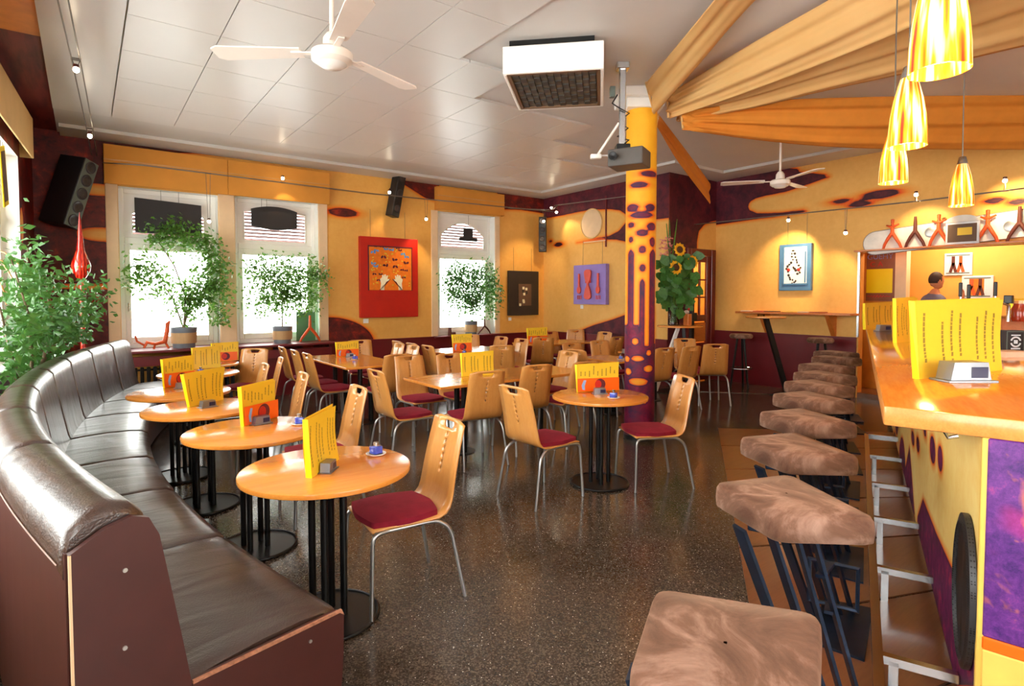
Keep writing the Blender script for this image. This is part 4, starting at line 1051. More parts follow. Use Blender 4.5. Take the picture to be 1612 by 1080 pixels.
for sgn in (-1, 1):
    P = [(sgn*.20, -.23), (sgn*.185, -.11), (sgn*.205, -.03), (sgn*.165, .0), (sgn*.16, .045), (sgn*.135, .045), (sgn*.13, .0), (sgn*.118, .055), (sgn*.09, .055), (sgn*.09, .0), (sgn*.07, .04), (sgn*.048, .035), (sgn*.06, -.03), (sgn*.02, -.025), (sgn*.025, -.05), (sgn*.085, -.08), (sgn*.115, -.15), (sgn*.125, -.23)]
    if sgn < 0: P = P[::-1]
    part('painted_hand', flatpoly([(x+.02+.02*sgn, z) for x, z in P], -.097, .006), M['cream'], t)
mb = polys(([(-.22, -.23), (-.02, -.03), (.0, -.03), (-.19, -.23)], -.099, .004), ([(.25, -.23), (.06, -.03), (.04, -.03), (.22, -.23)], -.099, .004))
part('painted_vine', mb, M['dark_print'], t)
mb = MB()
for i in range(22): q = flatpoly([(-.31+i*.029, -.33-.02*(i % 2)), (-.29+i*.029, -.33-.02*(i % 2)), (-.285+i*.029, -.30), (-.31+i*.029, -.30)], -.091, .002); mb.add(q.v, q.f)
for i in range(19): q = flatpoly([(-.29+i*.03, -.385), (-.27+i*.03, -.385), (-.265+i*.03, -.36), (-.285+i*.03, -.36)], -.091, .002); mb.add(q.v, q.f)
part('raised_lettering', mb, M['red_art'], t, kind='stuff')
t = thing('price_tag', 'small white tag under the red picture', 'tag', (4.08, YW-.004, 1.14)); part('paper', MB().rbox(-.05, .05, -.002, .002, -.04, .04, .001, 1), M['white'], t)
t = picture('shadow_box', 'black framed picture with small white and dark squares', (7.66, YW, 1.655), (0, -1, 0), .82, .96, .06, M['art_black'])
part('brown_field', MB().box(-.15, .20, -.064, -.058, -.27, .20), M['art_brown'], t)
mb = MB()
for x, z in [(-.02, .11), (.06, .09), (-.0, -.02), (-.02, -.16), (-.01, -.19), (-.11, -.25)]: mb.rbox(x-.028, x+.028, -.072, -.062, z-.028, z+.028, .004, 1)
part('white_squares', mb, M['cream'], t)
mb = MB()
for x, z in [(-.03, .04), (.07, .01)]: mb.rbox(x-.026, x+.026, -.07, -.062, z-.03, z+.03, .004, 1)
part('dark_squares', mb, M['art_black'], t)
t = thing('price_tag', 'small white tag under the black picture', 'tag', (7.32, YW-.004, 1.10)); part('paper', MB().rbox(-.04, .04, -.002, .002, -.035, .035, .001, 1), M['white'], t)
pc = on_x(933, 448, XS)
t = picture('relief_picture', 'lavender relief with a coral violin body on the far wall', pc, (-1, 0, 0), .92, .80, .10, M['art_lav'])
V = []
for k in range(41):
    a = k/40*PI; z = .30*math.cos(a); w_ = .10+.035*math.cos(2*a*1.0)-.045*math.exp(-(z/.07)**2)
    w_ *= min(1, math.sqrt(max(0, 1-(abs(z)/.302)**6))); V.append((w_, z))
P = [(x+.0, z) for x, z in V]+[(-x, z) for x, z in V[::-1]]
part('violin_body', flatpoly(P[::-1], -.125, .03), M['art_coral'], t)
for s_ in (-1, 1):
    part('violin_neck', polys(([(s_*.27-.025, -.05), (s_*.27+.025, -.05), (s_*.27+.02, .22), (s_*.27-.02, .22)], -.115, .02), (ell(s_*.27, -.11, .055, .075), -.115, .02)), M['art_coral'], t)
    part('string_slot', polys(([(s_*.27-.01, -.02), (s_*.27+.01, -.02), (s_*.27+.01, .19), (s_*.27-.01, .19)], -.118, .004), ([(s_*.055-.025, .03), (s_*.055+.025, .03), (s_*.055+.025, .09), (s_*.055-.025, .09)], -.129, .004)), M['red_print'], t)
    part('peg_bars', polys(*[([(s_*.27+d-.008, -.30), (s_*.27+d+.008, -.30), (s_*.27+d+.008, -.22), (s_*.27+d-.008, -.22)], -.11, .01) for d in (-.05, 0, .05)]), M['art_coral'], t)
t = thing('price_tag', 'small white tag under the lavender picture', 'tag', on_x(916, 483, XS-.004)); part('paper', MB().rbox(-.002, .002, -.045, .045, -.04, .04, .001, 1), M['white'], t)
pb = on_x(1254.5, 421, XR)
t = picture('framed_picture', 'blue framed picture of dotted pebbles with two red spots', pb, (-1, 0, 0), .54, .78, .07, M['art_blue'])
part('inner_field', MB().box(-.18, .20, -.074, -.068, -.28, .34), M['art_pale'], t)
part('inner_rail', MB().rbox(-.20, -.18, -.09, -.066, -.30, .36, .003, 1).rbox(.17, .19, -.09, -.066, -.26, .26, .003, 1).rbox(-.20, .22, -.09, -.066, -.30, -.27, .003, 1), M['art_blue'], t)
mb = MB(); rnd = random.Random(4)
for x, z in [(-.04, .28), (-.02, .28), (-.05, .23), (.0, .23), (-.05, .18), (.01, .17), (-.03, .13), (.03, .12), (-.06, .08), (-.09, .05), (.04, .08), (-.12, .02), (.07, .03), (-.14, -.02), (.10, -.01), (-.11, -.07), (.02, -.05), (.09, -.09), (.05, -.11), (-.10, -.13), (-.08, -.17), (-.07, -.2), (-.03, -.21), (0, -.25), (-.04, -.27), (.02, -.23), (-.02, .0), (0, -.02)]:
    mb.ball((x, -.078, z), .022, .5+rnd.random()*.6, .5, .6+rnd.random()*.5, 8, 6)
part('pebbles', mb, M['art_black'], t, 60, kind='stuff')
for x in (-.10, .07): part('red_pebble', MB().ball((x, -.082, -.04), .028, 1, .6, 1, 10, 6), M['red_print'], t, 60)

# ------------------------------------------------------------------ plants
def leaves(n, place, size, spread=.5, rnd=random):
    mb = MB()
    for _ in range(n):
        c = Vector(place()); s_ = size*rnd.uniform(.7, 1.25)
        d_ = Vector((rnd.gauss(0, 1), rnd.gauss(0, 1), rnd.gauss(-.5, .7))).normalized(); s2 = d_.orthogonal().normalized(); s2 = Quaternion(d_, rnd.uniform(0, 6.28)) @ s2; up_ = d_.cross(s2)
        a, b, c2, e = c, c+d_*s_*.45+s2*s_*.26+up_*s_*.04, c+d_*s_, c+d_*s_*.45-s2*s_*.26+up_*s_*.04
        mb.add([a, b, c2, e], [(0, 1, 2), (0, 2, 3)])
    return mb
def basket_pot(t, r, h):
    part('pot', MB().lathe([(.01, 0), (r*.86, 0), (r*.88, h*.22), (r*.94, h*.22), (r, h*.75), (r*1.02, h*.78), (r*1.04, h), (r*.94, h), (r*.92, h*.88), (.01, h*.88)], 28), M['pot_rim'], t, 40)
    part('pot_band', MB().lathe([(r*.90, h*.22), (r*.975, h*.22), (r*1.03, h*.74), (r*.96, h*.74)], 28), M['basket'], t, 40)
    part('soil', MB().lathe([(r*.9, h*.89), (.001, h*.92)], 20), M['soil'], t)
def potted(name, lab, loc, r, h, branches, nl, size, spread, mat='leaf', seed=1, op=(0, 1), crown=None):
    rnd = random.Random(seed); t = thing(name, lab, 'potted plant', loc)
    basket_pot(t, r, h); mb = MB(); pts = []
    for br in branches:
        P = [Vector(p) for p in br]; Q = []
        for i in range(len(P)-1):
            for k in range(6): Q.append(P[i].lerp(P[i+1], k/6))
        Q.append(P[-1]); L = len(Q); mb.tube(Q, [max(.003, .011*(1-.7*i/L)) for i in range(L)], 6)
        n0 = int(L*.35) if br[0][2] < h+.05 else 0
        pts += Q[n0:]
    part('stem', mb, M['stem'], t, 60)
    def place():
        while True:
            p = (Vector((crown[0]+crown[2]*math.sqrt(rnd.random())*math.cos(rnd.uniform(0, 6.28)), -.03, crown[1]+crown[3]*math.sqrt(rnd.random())*math.sin(rnd.uniform(0, 6.28)))) if crown and rnd.random() < .75 else rnd.choice(pts))+Vector((rnd.gauss(0, spread), rnd.gauss(-.02, spread*.5), rnd.gauss(-.03, spread))); gx, gy = p.x+loc[0], p.y+loc[1]
            if p.z > h+.03 and gy < (9.99 if op[0]+.12 < gx < op[1]-.12 else 9.83): return p
    part('foliage', leaves(nl, place, size, rnd=rnd), M[mat], t, kind='stuff')
    return t
c1 = Vector((1.17, 9.77, .825)); k1 = lambda x, z, y=0: (x, y, z)
potted('potted_fig', 'small-leaved potted fig trained in an arch before the window nearest the corner', c1, .17, .30,
       [[(0,0,.27), (.03,.0,.75), (-.10,0,1.2), (-.35,0,1.65), (-.1,0,1.78), (.35,-.02,1.6), (.50,-.02,1.2), (.48,-.05,.7), (.44,-.05,.35)], [(0,0,.27), (.10,0,.7), (.25,0,1.1), (.45,0,1.3)], [(0,0,.27), (-.12,0,.7), (-.32,0,1.05), (-.52,0,1.25), (-.55,0,.95)], [(.0,0,.27), (.06,.0,.7), (.28,-.05,.8), (.46,-.05,1.0)], [(-.2,0,1.6), (.0,-.02,1.72), (.3,-.03,1.5)], [(0,0,.27), (.02,0,.6), (.1,0,.9)]], 3400, .07, .10, 'leaf', 3, WH[0])
potted('potted_fig', 'round-crowned potted fig before the second window', (2.58, 9.77, .825), .15, .27,
       [[(0,0,.25), (0,0,.75), (-.05,0,1.2)], [(0,0,.75), (-.25,0,.95), (-.45,0,1.15)], [(0,0,.75), (.25,0,1.0), (.5,-.03,1.2)], [(0,0,.8), (.15,0,1.15), (.35,0,1.3)], [(0,0,.8), (-.2,0,1.15), (-.3,0,1.3)], [(0,0,.7), (.35,0,.85), (.5,-.03,.7)], [(0,0,.7), (-.3,0,.75), (-.45,0,.5)], [(.45,-.03,1.15), (.62,-.05,1.18), (.68,-.06,1.0)]], 3000, .066, .07, 'leaf', 5, WH[1], (.05, .98, .60, .46))
potted('potted_fig', 'potted fig before the single window beyond the red picture', (6.28, 9.86, .805), .13, .28,
       [[(0,0,.25), (0,0,.6), (.05,0,1.15)], [(0,0,.6), (-.25,0,.9), (-.5,-.03,1.2)], [(0,0,.6), (.25,0,.9), (.5,-.03,1.15)], [(.1,0,1.1), (.15,0,1.38)], [(0,0,.7), (-.3,0,1.25), (-.1,0,1.3)], [(0,0,.6), (.35,-.02,.75), (.48,-.03,.5), (.5,-.03,.3)], [(0,0,.6), (-.35,0,.75), (-.55,-.02,.9)], [(.5,-.03,1.1), (.68,-.05,1.0), (.70,-.06,.7)]], 3000, .072, .07, 'leaf2', 8, WH[2], (-.02, 1.0, .66, .50))
# large ficus behind the bench
def fplace():
    while True:
        p = rnd.choice(pts)+Vector((rnd.gauss(.03, .09), rnd.gauss(0, .17), rnd.gauss(-.05, .15))); g = p+Vector((-.45, 6.85, 0))
        if g.x < -.52-.0594*(YW-g.y)+.12 or g.y > 9.7: continue
        if g.z < 1.12 and g.x > bpnt(g.y, .79, 0).x-.10: continue
        return p
rnd = random.Random(11); fx = thing('large_ficus', 'big leafy green ficus filling the corner behind the bench', 'potted plant', (-.45, 6.85, 0))
basket_pot(fx, .19, .38)
brs = [[(0,0,.35), (.02,.1,1.0), (.0,.3,1.6), (.02,.4,2.05)], [(0,0,.35), (.05,-.1,.9), (.05,-.2,1.4), (-.05,-.3,1.9)], [(0,0,.35), (.1,.2,.9), (.22,.6,1.3), (.35,1.0,1.55), (.5,1.25,1.6)], [(0,0,.35), (.1,.0,.9), (.2,.1,1.3), (.15,.3,1.7)], [(.0,.1,1.0), (.2,.5,1.1), (.3,.8,1.35)], [(0,0,.5), (-.05,-.4,1.0), (-.1,-.7,1.5)]]
mb = MB(); pts = []
for br in brs:
    P = [Vector(p) for p in br]; Q = [P[i].lerp(P[i+1], k/6) for i in range(len(P)-1) for k in range(6)]+[P[-1]]; L = len(Q)
    mb.tube(Q, [max(.004, .02*(1-.75*i/L)) for i in range(L)], 6); pts += Q[max(2, L//4):]
part('stem', mb, M['stem'], fx, 60)
part('foliage', leaves(2600, fplace, .085, rnd=rnd), M['leaf2'], fx, kind='stuff')
FO = Vector((-.45, 6.85, 0))
for k, L_ in enumerate(([(-12, 392), (8, 398), (28, 415), (46, 438)], [(-12, 402), (4, 412), (18, 436), (32, 466)], [(-12, 432), (-2, 440), (8, 462), (10, 480)])):
    part('bent_cane', MB().tube([on_d(px, py, 5.7)-FO for px, py in L_], .008, 6), M['pine'], fx, 60)
# red glass ornament on a stem
q = on_d(129, 470, 7.15); og = thing('glass_ornament', 'tall red glass teardrop ornament on a thin stem in the corner', 'ornament', (q.x, q.y, 0))
zb = EYE+(HOR-440)/FPX*7.15; zt = EYE+(HOR-335)/FPX*7.15
part('stem', MB().tube([(0, 0, .02), (0, 0, zb)], [.034, .026], 10), M['redglass'], og, 60)
part('drop', MB().lathe([(.004, zb-.02), (.05, zb+.02), (.095, zb+.10), (.105, zb+.17), (.08, zb+.26), (.045, zb+.36), (.026, zb+.55), (.014, zb+.72), (.003, zt)], 20), M['redglass'], og, 60)
part('foot', MB().lathe([(.01, 0), (.13, 0), (.13, .012), (.03, .03), (.01, .03)], 20), M['black'], og, 40)

# ------------------------------------------------------------------ signs hung in the windows, figures on the sills
def hung_sign(name, lab, c, P, cords, mat=M['chalk']):
    t = thing(name, lab, 'sign', c)
    part('board', flatpoly(P, 0, .02), mat, t)
    for x, z0, z1 in cords: part('cord', MB().tube([(x, -.01, z0), (x, -.01, z1)], .003, 5), M['cable'], t)
    return t
hung_sign('window_board', 'black rectangular board hung in the window nearest the corner', on_y(266, 341, YW+.07), [(-.43, -.26), (.43, -.28), (.43, .20), (-.43, .24)], [(-.1, .2, .50), (.13, .2, .48)])
t = hung_sign('window_board', 'black rounded board with a white numeral hung in the second window', on_y(432, 344, YW+.07), [(-.36+.72*i/12, -.19+.05*(abs(i-6)/6)**2) for i in range(13)]+[(.36-.72*i/12, .19-.06*(abs(i-6)/6)**2) for i in range(13)], [(-.2, .1, .36), (-.12, .13, .36)])
part('mark', polys(([(-.01, -.05), (.012, -.05), (.012, .10), (-.01, .10)], -.003, .003), ([(-.06, -.075), (.07, -.075), (.07, -.062), (-.06, -.062)], -.003, .003)), M['spframe'], t)
t = hung_sign('window_board', 'small dark board hung in the single window', on_y(737, 372, YW+.07), [(-.22, -.10), (.20, -.10), (.22, -.04), (.10, -.03), (.10, .16), (-.12, .16), (-.12, -.03), (-.22, -.04)], [(0, .1, .42)])
part('mark', polys(([(-.08, .03), (.07, .03), (.07, .09), (-.08, .09)], -.003, .003)), M['spframe'], t)
def branch_fig(lab, loc, H, mat, face=0, name='branch_figure', group=None, lean=0, cat='figurine', arms=True, head=True, wide=.5):
    """A forked branch standing on its two prongs; local x along the ledge, z up."""
    t = thing(name, lab, cat, loc, face, group); k = H
    part('body', MB().tube([(lean*k*.2, 0, .46*k), (lean*k*.3, 0, .62*k), (lean*k*.4, .0, .80*k), (lean*k*.45, 0, 1.0*k if not head else .86*k)], [.062*k, .058*k, .05*k, .04*k], 8), M[mat], t, 60)
    for s_ in (-1, 1): part('leg', MB().tube([(lean*k*.2+s_*.015*k, 0, .52*k), (s_*wide*.22*k, -.01, .34*k), (s_*wide*.40*k, 0, .16*k), (s_*wide*.5*k, .01, 0)], [.055*k, .055*k, .048*k, .04*k], 8), M[mat], t, 60)
    if arms: part('arm', MB().tube([(-.18*k, 0, .80*k), (-.06*k, -.01, .74*k), (.06*k, -.01, .74*k), (.20*k, 0, .82*k)], [.026*k, .04*k, .04*k, .026*k], 8), M[mat], t, 60)
    if head: part('head', MB().lathe([(.01*k, .86*k), (.05*k, .86*k), (.055*k, .98*k), (.01*k, 1.0*k)], 10, (lean*k*.45, 0, 0)), M[mat], t, 50)
    return t
branch_fig('red-brown forked branch figure on the sill of the second window', (3.02, 9.75, .825), .44, 'redfig', 0, arms=False, head=False, wide=.75)
branch_fig('small forked branch figure on the sill beside the pot of the single window', (6.62, 9.87, .805), .32, 'darkfig', 0, arms=False, head=False, wide=.95)
t = thing('carved_figure', 'red figure bending over on the sill near the bench end', 'figurine', (.80, 9.72, .825), 0)
part('body', MB().tube([(-.14, 0, .02), (-.10, 0, .10), (.0, 0, .07), (.12, 0, .10), (.15, 0, .25), (.16, 0, .36), (.19, 0, .40)], [.015, .025, .022, .035, .03, .028, .012], 8), M['redfig'], t, 60)
for P in ([(.12, 0, .10), (.17, 0, .0)], [(-.12, 0, .05), (-.22, 0, .12), (-.24, 0, .20)], [(0, 0, .07), (-.02, 0, .0)]): part('limb', MB().tube(P, .015, 6), M['redfig'], t, 60)
t = thing('carved_figure', 'tiny wooden figure at the edge of the single window sill', 'figurine', (5.80, 9.88, .805), 0)
part('body', MB().tube([(0, 0, 0), (.0, 0, .16)], [.045, .03], 8), M['darkfig'], t, 60); part('base', MB().rbox(.04, .12, -.03, .03, 0, .07, .004, 1), M['darkfig'], t)
t = thing('window_card', 'green card leaning in the second window', 'card', (3.02, 9.98, .825), 0); part('card', MB().box(-.16, .16, -.006, .0, 0, .50), flat('green_card', srgb(90,150,110), .6), t); part('foot', MB().box(-.05, .05, 0, .05, 0, .01), M['pine'], t)

# ------------------------------------------------------------------ cable lights
def cable_lamp(lab, p, zc=3.4, target=None, watts=0, size=75, group='small halogen lamps on the cables'):
    p = Vector(p); drop = zc-p.z; t = thing('cable_lamp', lab, 'lamp', p, 0, group)
    part('rod', MB().tube([(-.03, 0, drop), (-.012, 0, .05)], .003, 5).tube([(.03, 0, drop), (.012, 0, .05)], .003, 5), M['cable'], t)
    part('clip', MB().box(-.036, .036, -.034, .034, drop-.003, drop+.003), M['cable'], t)
    part('socket', MB().lathe([(.01, .03), (.022, .03), (.022, .055), (.01, .06)], 12), M['darkfig'], t, 50)
    part('bulb', MB().ball((0, 0, .012), .024, 1, 1, 1.1, 12, 8), M['bulb'], t, 60)
    if watts: spot(p+Vector((0, 0, -.03)), target, watts, size)
    return t
l1, l2 = on_d(120, 112, 4.9), on_d(141, 232, 7.1); l2.y = 8.3
t = thing('tension_cable', 'pair of thin steel cables stretched along the side wall', 'cable', (0, 0, 0)); c0 = l1+(l1-l2)*1.2; c1 = l2+(l2-l1).normalized()*1.25
for o_ in (-.03, .03): part('cable', MB().tube([(c0.x+o_, c0.y, l1.z+.10), (l1.x+o_, l1.y, l1.z+.10), (l2.x+o_, l2.y, l2.z+.10), (c1.x+o_, YW-.01, l2.z+.12)], .006, 6), M['cable'], t)
cable_lamp('lit halogen lamp on the side wall cables, the nearer one', l1, l1.z+.10); cable_lamp('halogen lamp at the corner end of the side wall cables, over the tilted speaker', l2, l2.z+.10)
t = thing('tension_cable', 'thin steel cables stretched along the window wall under the valances', 'cable', (0, 0, 0))
for o_ in (-.03, .03): part('cable', MB().tube([(.24, YW-.13, 3.43), (.7, 9.55+o_, 3.41), (4.0, 9.55+o_, 3.37), (8.25, 9.55+o_, 3.42)], .005, 6), M['cable'], t)
cable_lamp('lit halogen lamp on the window wall cables, in front of the long valance', on_y(445, 282, 9.55), 3.39, (2.8, 9.9, 2.6), 25)
cable_lamp('lit halogen lamp on the window wall cables, by the slim speaker', on_y(613, 304, 9.55), 3.38, (4.5, 9.9, 1.9), 60)
cable_lamp('lit halogen lamp before the wall, just above the window plant', on_y(671, 346, 9.55), 3.38, (4.9, 9.92, 1.4), 25)
cable_lamp('hanging halogen bulb in the window nearest the corner', on_y(329, 350, 9.55), 3.40)
t = thing('tension_cable', 'short steel cables crossing the far room corner', 'cable', (0, 0, 0)); q0, q1 = on_d(868, 328, 12.2), on_d(876, 335, 11.6)
dq = (q1-q0).normalized(); dq.z = 0; dq.normalize()
for o_ in (-.03, .03): part('cable', MB().tube([(7.3+o_, YW-.012, 3.46), (q0.x+o_, q0.y, 3.42), (q1.x+o_, q1.y, 3.42), (8.25, 7.2+o_, 3.46)], .005, 6), M['cable'], t)
cable_lamp('upper lit halogen lamp in the far room corner', q0, 3.42, (8.26, 8.4, 1.9), 90); cable_lamp('second lit halogen lamp in the far room corner, a little lower', q1, 3.42, (7.7, 9.94, 1.7), 45)
q2 = on_y(856, 349, 9.55); cable_lamp('lowest halogen lamp in the corner, before the narrow speaker', q2, 3.42)
t = thing('tension_cable', 'thin steel cables stretched along the recessed yellow wall', 'cable', (0, 0, 0))
for o_ in (-.03, .03): part('cable', MB().tube([(9.0+o_, YJ, 2.90), (9.0+o_, 3.0, 2.86), (9.0+o_, -2.95, 2.90)], .005, 6), M['cable'], t)
cable_lamp('lit halogen lamp above the blue picture', on_x(1241, 348, 9.0), 2.88, pb+Vector((0, .1, .1)), 70); cable_lamp('lit halogen lamp hanging on long rods before the yellow wall', on_x(1331, 368, 9.0), 2.87, (9.65, 4.6, 1.6), 35)
cable_lamp('lit halogen lamp above the door end of the branch figures', on_x(1442, 308, 9.0), 2.86, (9.65, 3.1, 2.4), 45); cable_lamp('lit halogen lamp high above the branch figures by the frame edge', on_x(1582, 286, 9.0), 2.86, (9.65, 2.1, 2.7), 55)

# ------------------------------------------------------------------ ceiling fans
def fan(lab, c, ang):
    t = thing('ceiling_fan', lab, 'fan', c, ang, 'white three-blade ceiling fans')
    part('motor', MB().lathe([(.01, -.02), (.09, -.02), (.118, .0), (.118, .045), (.10, .06), (.055, .065), (.05, .13), (.03, .16), (.014, .17)], 32), M['fan'], t, 40)
    part('rod', MB().tube([(0, 0, .15), (0, 0, ZC-c[2]-.03)], .014, 10), M['fan'], t, 60)
    part('canopy', MB().lathe([(.014, ZC-c[2]-.10), (.06, ZC-c[2]-.06), (.07, ZC-c[2]-.0)], 20), M['fan'], t, 50)
    part('lamp_cap', MB().lathe([(.001, -.045), (.06, -.038), (.085, -.02)], 24), M['ceramic'], t, 60)
    for k in range(3):
        a = k*2*PI/3; R_ = Matrix.Rotation(a, 4, 'Z')
        b = part('blade', MB().prism([(.18, -.05), (.66, -.075), (.70, -.05), (.70, .05), (.66, .075), (.18, .05)], .048, .056, R_ @ Matrix.Rotation(.12, 4, 'X')), M['fan'], t)
        part('blade_arm', MB().bar(R_ @ Vector((.07, 0, .045)), R_ @ Vector((.24, 0, .046)), .035, .008), M['fan'], b)
    return t
fan('white ceiling fan in the tiled ceiling over the bench tables', on_d(523, 96, 3.4), .4)
fan('white ceiling fan before the recessed wall, under the ochre drapes', on_d(1228, 291, 7.2), 2.2)

# ------------------------------------------------------------------ air cleaner, projector
b0, b1, b2, b3 = [on_z(*p, 3.50) for p in ((803, 116), (960, 107), (942, 168), (807, 175))]
ex_ = ((b1-b0)+(b2-b3)).normalized(); ey_ = Vector((-ex_.y, ex_.x, 0)); ctr = (b0+b1+b2+b3)/4; W2 = ((b1-b0).length+(b2-b3).length)/4; D2 = abs(((b3-b0)+(b2-b1)).dot(ey_))/4
ac = thing('air_cleaner', 'white ceiling-hung air cleaner box with a chequered dark filter beneath', 'appliance', (0, 0, 0))
ac.matrix_world = Matrix(((ex_.x, ey_.x, 0, ctr.x), (ex_.y, ey_.y, 0, ctr.y), (0, 0, 1, 3.50), (0, 0, 0, 1)))
part('housing', MB().rbox(-W2, W2, -D2, -D2+.03, 0, .235, .006, 1).rbox(-W2, W2, D2-.03, D2, 0, .235, .006, 1).rbox(-W2, -W2+.03, -D2+.03, D2-.03, 0, .235, .006, 1).rbox(W2-.03, W2, -D2+.03, D2-.03, 0, .235, .006, 1).box(-W2+.03, W2-.03, -D2+.03, D2-.03, .21, .235), M['white'], ac)
part('dark_gap_block', MB().box(-W2+.05, W2-.08, -D2+.05, D2-.05, .235, .30), M['black'], ac)  # black block standing in for the shaded gap under the ceiling
fm = NT('brown_filter_frame'); fm = fm.set(srgb(110,80,54), .6)
part('filter_frame', MB().box(-W2+.03, -W2+.06, -D2+.03, D2-.03, .0, .02).box(W2-.06, W2-.03, -D2+.03, D2-.03, .0, .02).box(-W2+.06, W2-.06, -D2+.03, -D2+.06, 0, .02).box(-W2+.06, W2-.06, D2-.06, D2-.03, 0, .02).box(-W2+.03, W2-.03, -D2+.03, D2-.03, .04, .05), fm, ac)
ck = [flat('filter_dark', srgb(64,58,52), .6), flat('filter_light', srgb(104,94,82), .6)]
nx, ny = 12, 9
for c_ in (0, 1):
    mb = MB()
    for i in range(nx):
        for j in range(ny):
            if (i+j) % 2 != c_: continue
            x0 = -W2+.065+i*(2*W2-.13)/nx; y0 = -D2+.065+j*(2*D2-.13)/ny; dx = (2*W2-.13)/nx; dy = (2*D2-.13)/ny
            mb.box(x0+.003, x0+dx-.003, y0+.003, y0+dy-.003, .008+.01*c_, .03)
    part('filter_cells', mb, ck[c_], ac, kind='stuff')
pt = on_z(980, 100, 3.8); pj = thing('projector', 'grey video projector hanging on a steel pole before the column', 'projector', (pt.x, pt.y, 0), AZ-PI/2)
zb = EYE+(HOR-236)/FPX*5.45
part('pole', MB().rbox(-.03, .03, -.025, .025, zb+.05, 3.80, .006, 1).rbox(-.06, .06, -.05, .05, 3.74, 3.80, .004, 1), M['chrome'], pj)
part('case', MB().rbox(-.10, .24, -.13, .15, zb-.16, zb, .012, 2, Matrix.Rotation(-.5, 4, 'Z')), M['projector'], pj)
part('lens', MB().lathe([(.001, 0), (.035, 0), (.04, .04), (.03, .04), (.001, .03)], 18, (0, 0, 0), None), M['black'], pj, 50, loc=None)
ln_ = bpy.data.objects[[o.name for o in pj.children if o.name.startswith('lens')][0]]; ln_.location = Vector((-.10, -.13, zb-.08)); ln_.rotation_euler = (PI/2, 0, -.5)
part('mount', MB().rbox(-.06, .07, -.06, .06, zb, zb+.06, .006, 1), M['black'], pj)
part('power_cable', MB().tube([(-.05, -.02, 3.5), (-.10, -.02, 3.42), (-.03, -.05, 3.36), (.06, -.04, 3.32), (-.03, .04, 3.26), (.05, -.04, 3.18), (-.04, .03, 3.12), (.06, -.03, 3.07), (0, -.02, zb+.05)], .007, 6), M['black'], pj, 60)
part('junction_box', MB().rbox(-.12, -.07, -.03, .03, 3.48, 3.58, .004, 1), M['spframe'], pj)
part('brace', MB().tube([(-.03, 0, 3.24), (-.23, .0, zb-.03)], .012, 8).tube([(-.23, .0, zb-.04), (.0, .0, zb-.04)], .009, 8).rbox(-.30, -.20, -.03, .03, zb-.07, zb-.03, .004, 1), M['white'], pj, 60)

# ------------------------------------------------------------------ ceiling drapes
def pts_d(L): return [on_d(*p) for p in L]
def resamp(P, n):
    out = []
    d_ = [0]
    for a, b in zip(P, P[1:]): d_.append(d_[-1]+(b-a).length)
    for i in range(n+1):
        s_ = d_[-1]*i/n
        for k in range(len(P)-1):
            if s_ <= d_[k+1]+1e-6:
                u = (s_-d_[k])/max(d_[k+1]-d_[k], 1e-9)
                p0_, p1_, p2_, p3_ = P[max(k-1, 0)], P[k], P[k+1], P[min(k+2, len(P)-1)]
                out.append(.5*((2*p1_)+(p2_-p0_)*u+(2*p0_-5*p1_+4*p2_-p3_)*u*u+(3*p1_-p0_-3*p2_+p3_)*u**3)); break
    return out
def drape(lab, A, B, folds, amp, belly=.12, nu=40, nv=26, mt='cloth'):
    t = thing('ceiling_drape', lab, 'drape', (0, 0, 0), 0, 'ochre cloth drapes fanning out from the column')
    a, b = resamp(A, nu), resamp(B, nu); mb = MB()
    for i in range(nu+1):
        u = i/nu; w_ = b[i]-a[i]; tg = (a[min(i+1, nu)]-a[max(i-1, 0)]).normalized(); nrm = tg.cross(w_).normalized()
        if nrm.z > 0: nrm = -nrm
        for j in range(nv+1):
            v = j/nv; g = amp*(math.sin(folds*PI*2*v+u*1.5)+.4*math.sin(folds*PI*4.6*v+1+u*3))*(.6+.6*(1-u)) + belly*math.sin(PI*v)*math.sin(PI*min(1, u*1.1))
            mb.v.append(tuple(a[i]+w_*v+nrm*g))
    mb.f = [(i*(nv+1)+j, i*(nv+1)+j+1, (i+1)*(nv+1)+j+1, (i+1)*(nv+1)+j) for i in range(nu) for j in range(nv)]; mb.m = [0]*len(mb.f)
    o = part('cloth', mb, M[mt], t, 180); bend(o, thickness=.004)
    part('tie', MB().tube([a[0]+Vector((0, 0, .01)), b[0]+Vector((0, 0, .01))], .012, 6), M['cloth'], t)
    return t
def dz(px, py, z): return on_d(px, py, (z-EYE)*FPX/(HOR-py))
drape('steepest ochre ceiling drape, running from the column up over the camera', [dz(1017, 131, 3.74), dz(1060, 78, 3.74), dz(1123, 0, 3.74), dz(1260, -170, 3.74)], [on_d(1030, 180, 6.1), on_d(1092, 112, 5.2), on_d(1190, 2, 4.3), on_d(1400, -190, 3.1)], 1.5, .012, .03)
drape('second ochre ceiling drape from the column, broad and pale', [dz(1050, 150, 3.75), dz(1180, 70, 3.75), dz(1310, -4, 3.75), dz(1560, -150, 3.75)], [dz(1052, 187, 3.52), dz(1180, 143, 3.46), dz(1400, 55, 3.46), dz(1700, -85, 3.5)], 2, .018, .06)
drape('third ochre ceiling drape from the column, half behind the broad pale one', [dz(1070, 168, 3.76), dz(1200, 110, 3.76), dz(1420, 20, 3.76), dz(1720, -100, 3.76)], [dz(1066, 191, 3.56), dz(1180, 172, 3.52), dz(1290, 146, 3.5), dz(1430, 116, 3.5), dz(1650, 66, 3.54)], 2.5, .02, .05)
